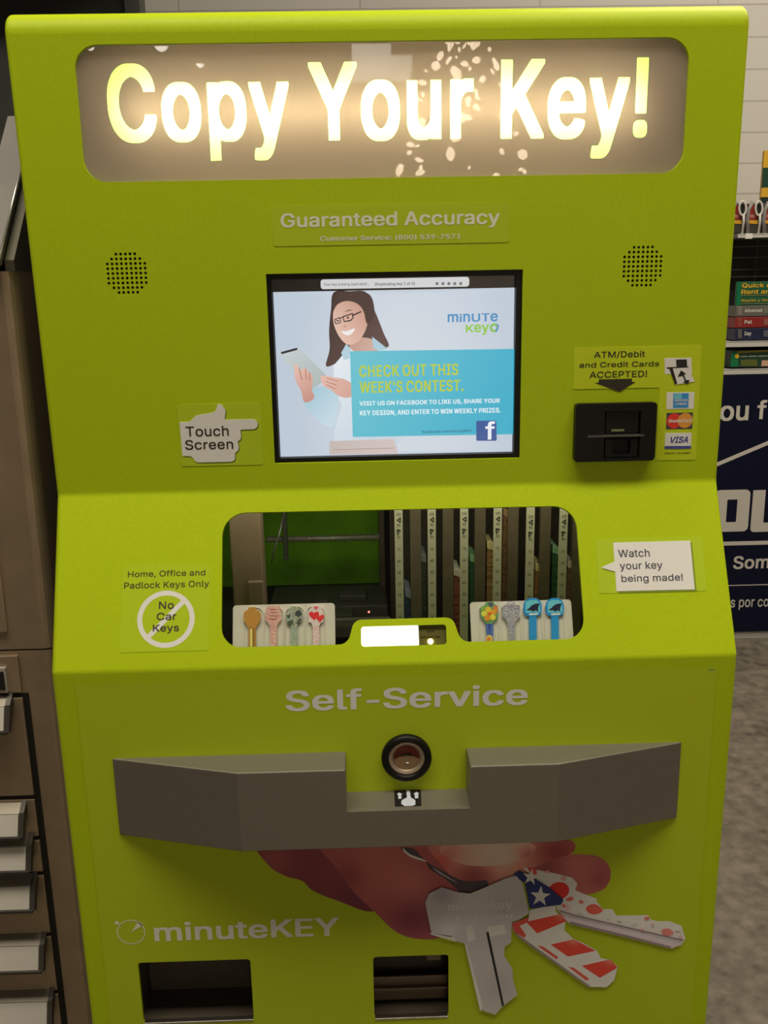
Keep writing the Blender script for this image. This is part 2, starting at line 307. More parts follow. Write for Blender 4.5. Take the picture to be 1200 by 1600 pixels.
'm':(353,[[324,-3,282,-4,279,-2,279,140,277,156,273,166,266,174,254,182,238,185,224,182,218,179,210,172,203,164,198,150,197,144,197,-2,194,-4,153,-4,152,148,151,154,147,166,138,176,128,182,114,185,100,182,88,175,81,168,76,160,71,146,70,138,70,-2,68,-4,26,-4,26,220,68,221,69,220,70,201,78,209,88,217,104,223,116,225,134,225,142,224,154,221,162,216,174,206,182,194,196,208,204,214,216,220,230,224,240,225,260,225,268,224,286,219,299,210,308,202,314,192,321,176,323,164,324,148]]),
'n':(239,[[208,-4,166,-4,164,-2,164,140,163,146,157,162,148,173,136,181,122,184,116,184,106,182,96,177,89,172,84,168,78,160,72,146,70,132,70,-3,26,-3,26,220,68,221,69,220,70,200,76,207,88,215,102,221,118,224,142,224,160,221,176,214,182,209,193,198,203,182,207,168,209,154]]),
'o':(242,[[86,221,106,224,132,224,146,222,158,219,172,212,186,203,198,190,211,170,217,156,222,132,223,120,223,94,221,76,216,56,204,32,197,24,187,14,172,3,154,-5,144,-7,128,-9,108,-9,88,-6,76,-2,66,3,52,12,38,26,29,40,24,50,19,64,15,88,15,126,18,146,24,164,35,184,48,199,66,213],[112,184,100,181,92,177,88,173,74,158,69,150,64,136,61,120,60,102,61,94,65,76,71,62,78,52,88,42,98,35,114,31,124,31,136,34,144,38,152,43,163,56,170,68,175,86,177,96,177,118,175,130,171,144,166,154,158,165,151,172,140,180,124,184]]),
'p':(247,[[26,-86,25,-84,26,220,68,220,69,200,70,198,80,209,88,215,98,220,110,223,120,224,144,224,162,221,176,215,192,204,206,189,219,166,224,150,228,126,228,90,225,68,217,44,208,28,194,13,178,1,170,-3,156,-7,140,-9,122,-9,106,-7,92,-1,82,6,72,16,70,17,70,-84,68,-86],[124,31,134,32,146,36,156,42,166,52,175,68,179,80,182,96,183,108,182,120,179,136,174,150,169,160,164,166,152,177,144,181,130,184,120,184,108,181,100,177,90,168,81,156,77,148,74,140,70,120,70,96,72,84,78,66,83,56,91,46,102,38,112,33]]),
'q':(247,[[216,-86,176,-86,173,-84,172,17,171,16,160,5,152,-1,140,-6,120,-9,102,-9,88,-7,74,-3,64,2,48,13,37,26,31,34,25,46,18,68,15,88,15,128,17,142,20,156,28,176,40,194,50,204,60,211,68,216,82,221,100,224,124,224,132,223,144,220,152,216,164,208,172,199,174,198,175,220,218,220,218,-84],[120,31,130,33,142,38,152,46,160,56,167,70,171,86,173,98,173,118,170,136,165,150,158,162,152,169,142,177,134,181,122,184,110,184,100,181,88,174,81,168,72,156,67,146,62,128,60,114,60,102,63,84,66,72,72,60,81,48,90,40,98,35,108,32]]),
'r':(153,[[26,-4,25,-2,26,220,68,221,69,220,69,206,70,204,82,214,98,222,110,224,143,224,144,182,130,181,114,182,96,176,84,168,78,161,75,156,71,144,70,136,70,-3]]),
's':(213,[[146,219,156,215,164,210,170,205,178,195,184,186,190,172,190,164,189,162,160,155,150,155,140,171,132,178,124,182,118,185,112,186,104,186,86,181,76,174,68,162,68,154,70,150,74,144,88,136,100,132,150,120,170,111,179,104,189,90,194,74,194,48,191,36,182,21,172,11,162,4,150,-2,142,-5,126,-8,94,-9,72,-6,56,-1,40,8,32,15,27,22,21,32,17,42,15,50,16,58,48,65,58,65,59,64,64,50,73,40,80,36,90,32,100,30,106,30,122,33,135,40,146,52,148,60,144,70,138,76,132,79,120,84,80,93,64,98,50,104,40,111,34,118,26,130,22,144,22,168,26,184,34,197,42,204,54,213,62,217,74,221,94,224,120,224,130,223]]),
't':(135,[[124,-4,114,-6,82,-6,64,-2,56,2,45,10,38,20,34,30,32,44,32,182,30,183,0,183,-1,186,0,220,30,221,32,222,32,270,34,273,76,272,78,222,120,221,122,220,121,184,80,183,77,182,77,56,80,42,83,38,88,35,94,33,106,34,120,33,127,6,127,-2]]),
'u':(239,[[26,220,68,221,70,220,70,80,71,72,73,64,78,54,88,42,98,36,112,33,124,34,136,39,144,44,152,52,157,58,162,70,164,82,164,220,208,220,208,-4,166,-4,165,-2,165,14,164,16,148,3,132,-4,116,-7,92,-7,74,-4,64,0,51,8,43,16,37,24,31,36,27,52,25,66]]),
'v':(227,[[6,220,50,221,54,220,112,58,113,60,124,96,170,220,216,220,217,210,134,-4,90,-4,87,-2,7,206,5,214]]),
'w':(329,[[8,220,54,220,82,126,96,70,98,68,139,220,142,221,186,220,188,216,213,124,225,72,226,68,228,68,270,220,315,220,316,212,315,206,250,-3,208,-4,205,-2,178,90,162,149,161,148,153,114,118,-3,74,-4,67,16,10,204,8,212]]),
'x':(221,[[8,-4,8,5,74,100,80,112,12,212,12,220,62,220,97,168,108,148,110,147,122,170,156,220,158,221,205,220,206,212,137,110,208,6,208,-3,162,-4,158,-3,108,75,107,74,92,48,58,-3]]),
'y':(227,[[24,-84,22,-82,22,-76,30,-46,32,-45,40,-45,54,-47,66,-42,72,-35,77,-28,86,-4,86,0,7,206,5,214,6,220,50,221,54,220,100,92,109,62,112,59,124,96,170,220,216,220,217,210,124,-32,119,-44,112,-58,106,-66,98,-74,90,-79,76,-85,64,-87,40,-87]]),
'z':(222,[[198,-4,20,-3,20,31,135,180,132,181,24,181,22,184,23,220,194,220,195,184,83,38,84,36,86,36,198,36,199,34]]),
'0':(264,[[142,299,160,296,170,293,184,286,192,279,204,268,215,252,222,238,229,218,234,194,237,160,236,114,231,82,222,52,215,38,200,18,184,5,173,0,164,-4,142,-8,118,-8,98,-5,90,-2,76,5,68,11,54,24,41,44,34,60,30,74,24,106,22,134,23,174,27,204,34,230,43,250,49,260,58,270,74,285,92,294,104,297,118,299],[130,259,116,256,106,251,93,240,85,228,78,214,73,198,70,182,68,164,68,128,69,116,74,90,80,72,90,56,100,44,114,36,126,33,134,33,144,35,154,40,168,53,173,60,178,70,186,92,190,116,192,142,191,166,188,188,184,206,177,224,168,238,157,248,144,256]]),
'1':(264,[[228,-4,42,-4,39,-2,40,34,114,35,116,36,116,244,114,245,108,240,56,202,54,201,46,201,44,204,44,248,108,295,160,295,163,294,163,36,166,35,228,34]]),
'2':(264,[[33,-4,32,32,130,136,155,164,163,174,171,186,176,198,178,210,178,216,175,228,170,238,161,246,154,252,144,256,128,259,110,255,102,251,92,244,87,238,82,228,79,218,77,204,34,203,33,206,33,224,35,236,41,252,50,265,60,276,74,287,94,295,116,299,140,299,156,297,174,291,192,281,202,272,212,258,218,246,222,232,223,222,223,202,219,182,209,160,189,134,170,112,111,50,100,38,99,36,226,36,228,34,228,-2,226,-4]]),
'3':(264,[[36,294,218,294,218,260,140,172,142,170,158,169,172,166,186,160,196,154,206,145,216,134,224,118,227,110,230,92,230,74,228,60,224,46,219,36,210,24,202,16,188,6,176,0,164,-4,148,-7,138,-8,112,-8,96,-6,76,-1,60,7,42,20,29,38,26,44,21,62,20,76,22,79,66,79,68,78,69,70,73,60,79,52,87,44,104,36,118,33,132,33,152,38,162,44,169,50,174,56,178,63,183,80,182,94,176,108,169,118,158,127,148,132,132,136,112,138,88,138,85,140,85,176,153,252,153,254,36,255,35,258]]),
'4':(264,[[180,295,182,292,182,286,181,284,72,98,72,97,74,97,155,98,156,185,200,185,201,98,204,97,240,96,241,58,238,56,202,55,200,-4,158,-4,157,-4,156,-2,155,56,20,56,18,58,18,94,136,294,138,295]]),
'5':(264,[[214,294,215,258,214,255,92,254,90,248,83,186,84,185,94,189,112,194,122,195,142,195,156,193,170,189,184,182,198,172,205,164,215,150,222,136,228,112,229,100,228,76,225,60,221,48,216,38,210,29,198,16,182,5,166,-3,154,-6,140,-8,114,-8,100,-6,82,-1,70,5,60,12,50,20,40,34,34,46,31,56,29,68,30,78,74,79,75,78,78,64,81,58,94,45,104,38,116,34,122,33,132,33,150,39,160,46,168,54,175,64,180,76,182,86,182,100,178,116,173,126,167,134,160,140,152,146,136,153,130,154,120,154,108,152,92,146,78,137,62,137,34,141,34,156,50,294,52,295]]),
'6':(264,[[188,295,189,294,189,286,118,184,120,183,128,184,144,184,166,181,186,173,196,166,206,156,213,148,220,134,224,124,226,114,227,106,227,74,224,58,221,48,215,36,205,22,198,15,188,8,173,0,156,-6,142,-8,116,-8,94,-4,76,4,62,15,50,27,40,44,34,62,31,84,32,110,35,126,44,150,60,178,138,294,142,295],[132,32,142,34,154,39,162,45,168,52,176,64,181,78,182,84,182,94,181,102,177,114,166,130,154,140,144,145,130,147,118,146,108,142,98,136,89,126,83,116,79,108,77,98,77,84,79,74,85,60,90,52,98,44,104,40,114,35,126,32]]),
'7':(264,[[52,-4,51,-2,51,4,52,8,176,254,176,255,174,255,32,255,31,258,32,294,227,294,228,252,100,-2,98,-4]]),
'8':(264,[[152,298,172,293,182,288,194,280,202,274,208,266,218,250,223,230,223,204,221,194,216,182,208,169,200,160,189,152,198,148,210,138,218,129,226,118,231,106,234,92,234,64,231,50,222,32,206,15,196,7,178,-1,170,-4,154,-7,142,-8,116,-8,106,-7,90,-4,78,0,64,7,54,14,46,20,39,28,30,44,27,52,25,64,25,90,27,102,30,112,35,122,42,132,52,142,70,152,53,166,46,174,41,184,37,196,35,208,35,226,36,234,41,252,48,264,62,278,72,286,84,292,96,296,108,298,118,299,142,299],[71,78,75,62,80,55,86,48,94,42,104,37,120,33,132,32,144,34,156,37,170,46,178,53,184,64,187,74,187,84,185,94,180,104,176,108,164,120,156,124,142,129,136,130,124,130,106,126,98,122,87,114,80,106,74,94],[177,220,173,234,168,240,160,248,146,256,132,259,126,259,116,257,107,254,100,250,92,243,84,230,81,218,81,212,83,202,87,194,94,184,100,180,110,174,118,171,124,170,134,170,146,173,154,177,166,186,173,196,176,204,177,210]]),
'9':(264,[[72,-4,70,-2,70,4,71,6,140,106,140,108,138,108,132,107,114,107,94,110,74,118,60,128,53,134,44,146,38,158,33,176,31,192,31,208,32,220,35,234,43,254,53,268,68,282,84,291,94,295,116,299,142,299,160,296,172,292,180,288,194,279,202,272,210,262,220,244,225,228,227,214,227,182,224,166,216,146,207,126,197,110,120,-3,118,-4],[128,259,116,257,106,252,98,247,91,240,84,230,79,218,77,206,77,196,79,184,82,176,87,168,92,162,98,155,114,147,124,144,130,144,144,146,152,149,162,156,169,164,175,172,180,184,182,194,182,206,180,216,175,228,168,240,161,246,146,256,132,259]]),
'!':(117,[[81,44,85,38,87,32,87,16,84,6,78,-1,68,-6,52,-7,42,-5,31,2,26,10,25,16,25,32,28,40,34,47,40,51,46,53,66,53,74,50],[34,88,33,90,33,168,32,172,31,294,34,295,80,295,81,294,81,284,80,278,80,206,79,200,79,126,78,122,78,90,76,88]]),
'?':(210,[[68,43,74,49,84,53,104,53,114,48,121,42,125,30,125,18,124,12,120,5,112,-3,106,-6,98,-7,82,-6,73,-2,67,4,63,14,63,32],[72,83,71,86,71,114,73,126,76,136,81,146,89,156,124,181,136,194,142,206,144,214,144,224,142,232,136,242,124,253,114,258,100,260,88,257,78,252,71,246,64,238,61,232,58,220,57,212,12,212,11,214,11,230,14,244,20,258,28,270,44,284,64,294,80,298,90,299,114,299,128,297,140,294,154,288,164,281,178,266,185,252,188,244,190,232,190,204,187,188,180,174,170,160,156,148,130,131,124,124,120,116,117,106,115,84]]),
',':(112,[[18,-72,17,-60,33,44,36,45,82,44,83,34,54,-70,50,-72]]),
'.':(112,[[82,6,74,-2,66,-6,50,-7,42,-6,36,-3,27,6,23,18,23,30,27,42,36,50,48,54,60,54,74,50,82,42,86,28,86,18]]),
':':(112,[[82,6,74,-2,66,-6,50,-7,42,-6,36,-3,27,6,23,18,23,30,27,42,36,50,48,54,60,54,74,50,82,42,86,28,86,18],[80,202,85,192,86,176,83,166,76,157,68,152,64,151,46,151,36,154,29,160,24,170,23,186,26,196,32,205,38,209,46,211,64,211,72,208]]),
'(':(161,[[138,312,140,310,140,304,129,282,117,250,108,222,100,190,93,148,92,136,92,102,95,78,103,42,115,6,140,-50,140,-58,138,-59,98,-59,93,-54,74,-16,60,22,54,44,49,70,46,98,46,138,47,152,52,188,62,232,74,268,81,284,91,304,96,312]]),
')':(161,[[18,312,58,312,60,311,63,308,80,274,92,240,102,200,109,154,110,142,110,94,107,68,103,48,96,20,86,-8,66,-50,62,-57,58,-59,18,-59,16,-58,16,-50,35,-10,45,16,53,40,59,66,62,82,65,114,64,140,62,158,54,200,48,224,39,252,29,278,17,302,17,310]]),
'/':(147,[[138,309,139,308,139,298,46,-46,44,-48,4,-48,3,-46,3,-40,6,-28,96,306,98,308,100,309]]),
'-':(191,[[47,88,47,124,48,127,156,127,159,126,159,88,158,86,50,86]]),
"'":(123,[[40,178,39,180,39,202,38,206,35,294,38,295,82,295,83,294,83,288,82,284,79,180,78,179,76,178]]),
'á':(227,[[197,-4,154,-4,153,-2,152,13,140,2,128,-4,118,-7,104,-9,80,-9,72,-8,52,-3,40,3,30,12,24,18,18,28,14,40,12,56,12,68,13,78,16,90,21,98,28,106,40,115,60,123,90,129,138,135,147,138,150,142,152,146,152,152,151,158,148,166,143,172,136,178,129,182,116,185,102,184,86,179,78,173,70,165,62,153,50,153,20,162,19,172,26,186,34,196,47,208,68,218,84,222,98,224,124,224,144,221,160,215,174,206,182,198,192,182,197,162,198,148],[152,99,130,95,102,92,84,88,74,84,63,74,58,64,58,58,62,46,72,37,84,32,94,30,100,30,112,32,126,38,134,43,141,50,149,64,152,74,153,82],[164,306,164,300,163,296,126,242,88,242,88,250,116,306]])},
'B':{
'A':(286,[[280,-5,220,-6,191,74,188,75,90,75,87,70,60,-6,0,-5,-1,8,107,296,170,297,173,296,281,8],[140,216,137,212,106,122,108,120,170,120,173,122]]),
'B':(272,[[25,296,162,297,178,295,194,291,212,282,222,273,232,262,240,244,242,236,243,228,243,198,239,182,232,170,222,160,212,152,222,147,230,141,238,134,247,120,252,108,254,98,255,90,255,68,253,52,246,34,236,20,228,14,208,2,190,-3,178,-5,166,-6,24,-5],[84,125,85,40,146,39,158,41,176,47,181,52,191,62,194,68,196,76,196,80,193,92,186,104,176,113,168,119,154,124,142,126],[84,170,132,169,150,172,162,178,173,186,182,200,185,212,184,218,180,228,175,236,169,242,160,247,148,251,140,252,85,252]]),
'C':(303,[[242,278,259,264,273,244,280,230,285,216,287,206,286,194,228,193,227,194,222,208,216,221,202,236,194,242,180,249,160,254,152,254,138,251,120,243,106,232,96,221,86,206,78,188,73,166,72,146,73,124,76,110,81,94,90,78,100,64,110,55,120,48,136,41,152,37,160,37,176,41,194,49,202,55,216,70,222,83,227,96,228,98,286,98,287,96,287,86,284,72,278,56,272,44,258,27,246,16,238,10,214,-2,192,-8,176,-10,136,-10,126,-9,100,-3,76,8,61,20,47,34,37,46,24,72,19,86,15,104,13,120,13,170,14,180,16,192,23,216,34,240,48,258,62,272,70,279,94,292,120,299,136,301,176,301,192,299,218,292]]),
'D':(299,[[25,-6,24,296,154,297,164,296,182,293,200,288,216,280,228,272,245,258,260,238,268,222,274,204,279,178,280,168,280,124,278,106,274,88,269,72,264,62,254,46,247,36,237,26,224,16,208,7,180,-2,150,-6],[85,40,130,39,156,44,166,48,183,58,197,70,207,84,215,102,220,124,222,148,219,174,213,194,205,210,196,223,184,234,170,242,164,245,146,250,134,252,86,252,84,250]]),
'E':(250,[[229,-6,24,-5,25,296,228,296,228,254,226,252,84,251,85,170,216,169,218,166,218,128,218,126,216,125,85,124,84,42,84,40,86,39,228,39,230,36]]),
'F':(245,[[26,-6,24,-4,24,296,225,296,226,254,224,252,84,251,84,166,212,165,213,162,213,122,210,121,85,120,84,-4,82,-6]]),
'G':(309,[[94,292,118,299,136,301,174,301,190,299,204,296,226,288,234,283,250,272,263,258,270,250,281,230,288,204,287,194,228,193,226,195,218,214,212,224,194,240,178,249,170,252,158,254,146,253,132,249,124,245,112,238,100,226,88,210,81,196,76,182,72,158,72,132,74,118,78,102,87,82,96,70,102,62,114,52,122,47,134,42,154,37,166,38,180,42,190,46,202,55,212,64,220,76,226,88,230,106,230,107,228,108,155,108,155,152,290,151,290,100,289,90,286,74,279,54,271,40,264,32,250,18,236,7,222,0,198,-7,176,-10,136,-10,120,-8,100,-3,90,1,74,9,56,24,38,44,25,68,17,94,13,120,13,172,15,186,20,208,25,222,33,238,49,260,58,269,68,278,78,284]]),
'H':(307,[[25,-6,24,296,82,297,84,296,85,172,216,171,217,172,218,174,218,296,277,296,278,-5,220,-6,218,-4,217,126,86,127,85,126,84,124,84,-4,82,-6]]),
'I':(181,[[8,-6,8,38,56,39,58,40,58,250,57,252,56,252,8,252,8,296,167,296,167,252,120,252,118,250,118,42,118,40,120,39,167,38,168,-5]]),
'K':(278,[[271,-6,208,-6,206,-5,122,111,116,119,114,120,92,99,84,88,84,-5,24,-5,25,296,82,297,84,296,84,174,92,180,106,196,201,296,272,296,272,286,271,284,158,164,166,153,272,8]]),
'L':(235,[[26,297,82,297,84,296,84,40,220,39,222,36,221,-6,24,-5,24,294]]),
'M':(372,[[341,296,341,-6,286,-6,283,-4,282,172,280,170,210,-5,158,-6,156,-5,152,2,86,168,82,173,82,-4,80,-6,24,-5,25,296,100,296,173,114,184,84,185,84,192,108,266,296,270,297]]),
'N':(311,[[280,-6,214,-5,110,154,86,194,84,196,84,-4,82,-6,24,-5,25,296,90,296,219,98,222,96,222,296,224,297,280,296]]),
'O':(317,[[84,4,62,19,47,34,34,52,29,60,19,86,16,100,13,120,13,170,16,192,19,204,26,222,36,242,50,260,66,276,78,284,94,292,110,297,126,300,136,301,174,301,196,298,220,290,240,280,248,274,256,266,265,256,279,236,286,222,292,206,295,192,298,172,299,136,298,132,298,118,295,98,292,86,286,68,273,44,261,30,254,23,243,14,232,6,220,0,206,-5,176,-10,136,-10,110,-6,100,-3],[154,254,136,250,120,243,104,231,96,221,87,208,78,188,73,166,72,146,73,124,77,106,81,94,87,82,96,70,104,60,120,48,138,40,152,37,158,37,170,39,188,46,204,57,218,72,225,84,234,104,239,130,240,150,238,168,233,190,225,208,213,224,204,234,186,245,170,252]]),
'P':(265,[[25,-6,24,296,160,297,188,292,208,283,220,275,234,260,243,242,248,224,249,216,249,180,244,158,235,140,228,130,216,120,204,112,188,105,174,102,156,100,85,100,84,-5],[85,252,84,146,138,145,156,149,170,157,179,166,183,174,188,186,190,198,188,212,186,218,177,234,164,244,154,249,144,251,124,253]]),
'Q':(317,[[283,-32,222,-33,202,-6,176,-10,136,-10,120,-8,100,-3,84,4,62,18,47,34,40,42,34,52,25,70,19,86,16,100,13,120,13,170,16,192,19,204,25,222,32,236,40,248,49,260,66,276,78,284,94,292,120,299,136,301,174,301,186,300,198,298,214,293,228,287,240,280,256,266,272,248,279,236,286,222,292,206,295,192,298,172,298,158,299,154,298,118,295,98,286,68,273,44,252,20,284,-20],[158,254,152,254,136,250,120,243,104,231,96,222,87,208,78,188,73,166,72,146,73,124,77,106,86,84,96,70,104,60,120,48,136,41,154,37,164,38,166,38,166,40,132,84,132,96,194,97,213,72,216,70,224,82,232,98,238,122,240,140,239,162,234,186,226,206,218,219,204,234,188,245,170,252]]),
'R':(268,[[25,296,158,297,176,295,198,289,210,283,222,275,232,265,237,258,244,244,249,224,250,214,250,190,248,174,244,159,238,148,230,136,219,126,202,117,200,114,259,10,260,6,259,-6,195,-6,136,102,133,106,130,107,86,107,84,106,84,-5,24,-5],[85,252,85,152,136,152,144,153,160,157,168,161,179,170,184,178,188,188,190,198,190,206,188,216,183,228,172,240,158,248,140,252,126,253]]),
'S':(266,[[52,5,40,13,30,24,21,36,17,44,13,58,11,72,12,84,70,84,72,82,74,72,78,62,90,49,98,44,108,39,126,35,136,35,146,37,156,40,171,48,178,54,185,64,189,72,190,82,188,88,182,98,168,108,156,114,138,120,88,133,72,139,56,147,46,154,36,163,30,170,24,180,20,194,19,204,19,222,20,232,22,242,27,254,36,267,46,277,58,285,76,294,96,299,114,301,152,301,162,300,186,295,204,287,217,278,229,266,236,256,241,244,244,232,245,224,244,210,188,210,185,212,184,220,180,230,168,242,160,248,150,252,132,256,112,252,102,247,94,242,87,234,83,228,79,220,79,212,81,206,85,200,92,193,100,187,122,177,170,165,196,156,212,148,220,142,234,130,240,122,245,112,249,96,249,64,247,52,240,36,228,20,212,6,194,-3,176,-8,164,-10,154,-11,108,-11,98,-10,80,-7,66,-2]]),
'T':(267,[[102,-6,101,-4,101,250,98,252,9,252,8,296,253,296,253,252,162,251,161,-4,158,-6]]),
'U':(307,[[277,296,278,88,275,68,270,52,263,38,254,27,246,18,236,10,214,-2,192,-8,168,-11,134,-11,110,-8,88,-2,80,2,63,12,47,28,37,42,31,54,27,66,25,76,24,86,24,296,84,296,84,98,86,86,94,68,101,60,107,54,118,46,130,40,142,37,152,36,174,41,184,46,196,54,201,60,209,70,216,88,218,100,218,296,220,297]]),
'V':(286,[[0,296,58,297,61,296,140,75,143,78,158,126,219,296,222,297,280,296,281,284,179,8,172,-6,110,-6,107,-4,-1,282]]),
'W':(406,[[0,296,56,297,59,296,112,94,114,95,115,98,167,296,170,297,232,296,286,96,288,94,341,296,344,297,400,296,401,284,400,278,320,-5,318,-6,258,-6,254,-4,203,182,201,188,200,189,146,-5,80,-5,1,274,-1,284]]),
'Y':(281,[[110,-6,108,-4,108,112,1,280,-1,286,0,296,62,297,64,296,138,180,138,180,142,184,153,204,211,296,275,296,276,284,167,112,166,-5]]),
'Z':(261,[[14,296,242,296,242,260,241,256,114,74,89,40,90,38,242,39,244,36,243,-6,14,-5,13,32,166,252,14,252,13,254]]),
'a':(233,[[206,-6,152,-6,150,-4,150,0,148,1,134,-7,120,-10,112,-11,74,-11,62,-9,48,-5,32,3,22,12,12,28,9,36,7,48,7,76,8,82,11,92,18,104,24,110,34,117,54,125,86,131,134,137,144,140,147,142,149,146,149,152,147,160,140,171,132,177,118,182,110,182,104,181,90,175,77,164,68,151,46,151,14,160,13,172,16,179,22,191,34,203,42,210,56,217,74,223,94,226,130,226,148,224,160,221,170,217,182,210,193,198,203,182,207,162],[150,94,148,95,100,88,86,84,78,80,71,74,66,66,65,60,68,50,74,44,80,39,86,36,96,33,104,33,122,39,132,46,138,52,143,60,147,68,149,76,150,82]]),
'b':(253,[[21,296,76,296,78,213,80,213,94,222,114,226,152,226,170,223,190,215,204,205,216,192,224,180,230,166,234,154,238,132,239,96,236,70,229,46,218,26,206,13,188,-1,170,-8,148,-11,120,-11,104,-9,92,-5,78,4,76,4,76,-4,74,-6,20,-5],[130,34,142,37,151,42,160,50,167,60,174,74,178,88,180,100,180,116,178,128,174,142,169,154,164,160,158,168,148,175,140,179,128,182,116,179,102,171,95,164,89,156,82,140,79,128,77,116,77,102,79,88,83,74,88,62,96,52,102,46,112,39,120,35]]),
'c':(237,[[196,205,210,190,219,174,222,164,221,152,190,144,166,144,158,161,147,172,140,176,128,181,122,182,114,181,100,175,92,169,87,164,79,152,73,140,70,130,67,106,71,82,79,62,87,52,92,46,100,40,112,35,120,33,126,34,136,37,146,43,158,54,168,73,188,73,222,64,223,52,219,42,210,25,198,12,186,3,168,-5,148,-10,136,-11,106,-11,88,-9,68,-3,52,6,42,15,33,24,24,38,19,48,13,64,10,80,9,90,9,124,11,140,18,166,30,186,42,201,58,213,70,219,82,223,94,225,104,226,140,226,148,225,166,221,176,217]]),
'd':(253,[[227,296,228,-5,172,-6,171,-4,171,2,170,3,156,-5,144,-9,128,-11,100,-11,78,-8,58,0,43,12,37,18,27,30,17,50,11,74,9,90,9,126,10,136,15,160,25,182,35,196,50,210,68,220,82,224,96,226,134,226,146,224,156,221,170,213,170,296],[122,34,132,37,142,42,151,50,158,60,164,72,167,80,170,96,171,110,169,126,166,140,161,150,156,160,148,168,140,175,132,179,120,182,108,179,98,174,92,169,82,159,76,148,71,134,68,120,67,108,68,96,71,82,74,72,82,57,94,45,100,40,112,35]]),
'e':(241,[[68,218,82,223,100,226,138,226,158,223,174,217,187,210,202,196,213,182,220,166,226,142,228,116,227,92,70,91,68,90,73,72,78,62,84,54,90,47,100,40,118,34,126,33,144,39,152,44,160,52,168,66,192,66,223,58,224,46,221,38,213,24,200,10,184,0,166,-7,140,-11,108,-11,96,-10,80,-7,64,0,48,10,40,16,32,26,21,42,14,60,9,88,9,124,10,134,14,154,19,168,25,180,36,194,50,208],[69,134,72,132,164,132,166,133,167,134,164,146,159,156,154,162,146,170,140,175,132,179,118,182,106,178,98,175,90,168,83,162,77,154,72,144]]),
'f':(154,[[38,-6,36,-4,36,180,34,181,-6,182,-7,222,-4,223,36,224,36,260,39,274,43,282,49,290,58,298,64,301,76,306,92,309,132,309,150,305,152,302,152,290,144,263,122,262,114,264,110,263,104,260,98,254,94,242,94,226,96,223,144,222,144,184,143,182,142,181,96,181,94,180,94,-4,92,-6]]),
'g':(254,[[227,222,228,-22,225,-38,219,-52,208,-66,192,-79,176,-86,152,-91,144,-92,98,-92,88,-91,72,-88,50,-79,35,-68,21,-50,19,-46,19,-36,20,-34,22,-32,46,-18,70,-18,86,-36,102,-45,118,-49,124,-49,134,-47,150,-40,158,-34,163,-28,169,-14,171,0,171,8,170,10,154,1,136,-3,92,-3,84,-2,66,3,54,9,44,17,32,28,23,42,16,56,12,72,9,92,9,126,11,142,16,162,25,182,35,196,45,206,58,215,78,223,96,226,134,226,154,222,170,212,172,214,172,222,174,223],[120,182,108,179,100,175,92,169,82,159,76,148,71,136,67,110,68,100,71,84,75,74,82,63,88,55,98,48,108,43,116,41,124,41,137,46,144,50,154,58,160,66,166,80,169,90,171,104,171,116,169,130,165,144,159,156,154,162,142,174,132,179]]),
'h':(245,[[21,296,76,296,78,214,80,214,90,220,108,225,116,226,150,226,158,225,174,221,188,214,202,202,208,194,213,184,216,174,219,158,218,-6,162,-5,162,132,160,146,156,158,148,168,140,175,132,179,124,181,120,181,112,179,98,171,88,162,80,146,77,126,76,-5,20,-5]]),
'i':(103,[[22,-6,20,-4,20,222,22,223,76,223,77,220,77,-4,74,-6],[15,260,13,268,13,286,18,296,28,304,38,306,60,306,68,305,78,299,84,290,85,282,85,268,84,264,80,256,70,249,60,247,38,247,32,248,22,252]]),
'k':(228,[[21,296,74,297,77,296,78,146,80,147,154,223,220,222,221,212,220,210,136,125,134,122,227,8,228,4,227,-6,160,-6,97,74,90,82,88,83,78,75,77,72,76,-5,20,-5]]),
'l':(116,[[22,297,74,297,77,296,77,60,78,50,81,42,86,38,108,37,110,36,116,10,116,-4,114,-5,102,-7,60,-7,50,-5,38,0,32,6,27,12,22,22,20,34,20,294]]),
'm':(361,[[336,-5,278,-5,278,148,275,160,270,168,260,176,252,180,244,182,236,180,228,176,216,166,210,156,207,144,206,-6,152,-6,149,-4,149,148,146,160,141,168,136,173,128,178,116,182,106,179,92,170,84,160,79,146,77,132,76,-5,21,-6,20,222,74,223,76,222,76,214,78,214,90,222,104,226,112,227,144,227,156,225,170,219,186,204,204,217,212,221,224,225,238,227,272,227,280,226,294,222,311,212,320,204,327,194,333,178,335,168,336,158]]),
'n':(245,[[218,-6,162,-5,162,132,160,146,156,158,148,168,140,175,132,179,124,181,120,181,112,179,98,171,88,162,80,146,77,126,76,-5,20,-5,21,222,74,223,76,222,76,214,78,213,90,220,108,225,116,226,150,226,164,224,180,219,193,210,201,202,209,192,214,180,217,170,219,158]]),
'o':(248,[[186,212,199,202,207,194,216,182,225,164,229,152,232,136,233,128,233,88,232,78,229,64,225,52,214,30,206,20,198,13,184,2,168,-5,148,-10,136,-11,106,-11,94,-10,74,-5,56,4,41,16,33,24,24,38,19,48,13,64,10,80,9,90,9,124,11,140,18,166,27,182,42,200,58,213,70,219,82,223,94,225,104,226,138,226,148,225,166,221],[120,182,108,179,100,175,92,169,84,159,78,150,72,136,69,124,67,106,71,82,76,68,84,56,92,46,100,40,112,35,122,33,134,36,144,41,150,46,161,58,167,70,172,84,175,102,175,112,173,126,169,140,164,152,157,162,148,171,138,177,128,181]]),
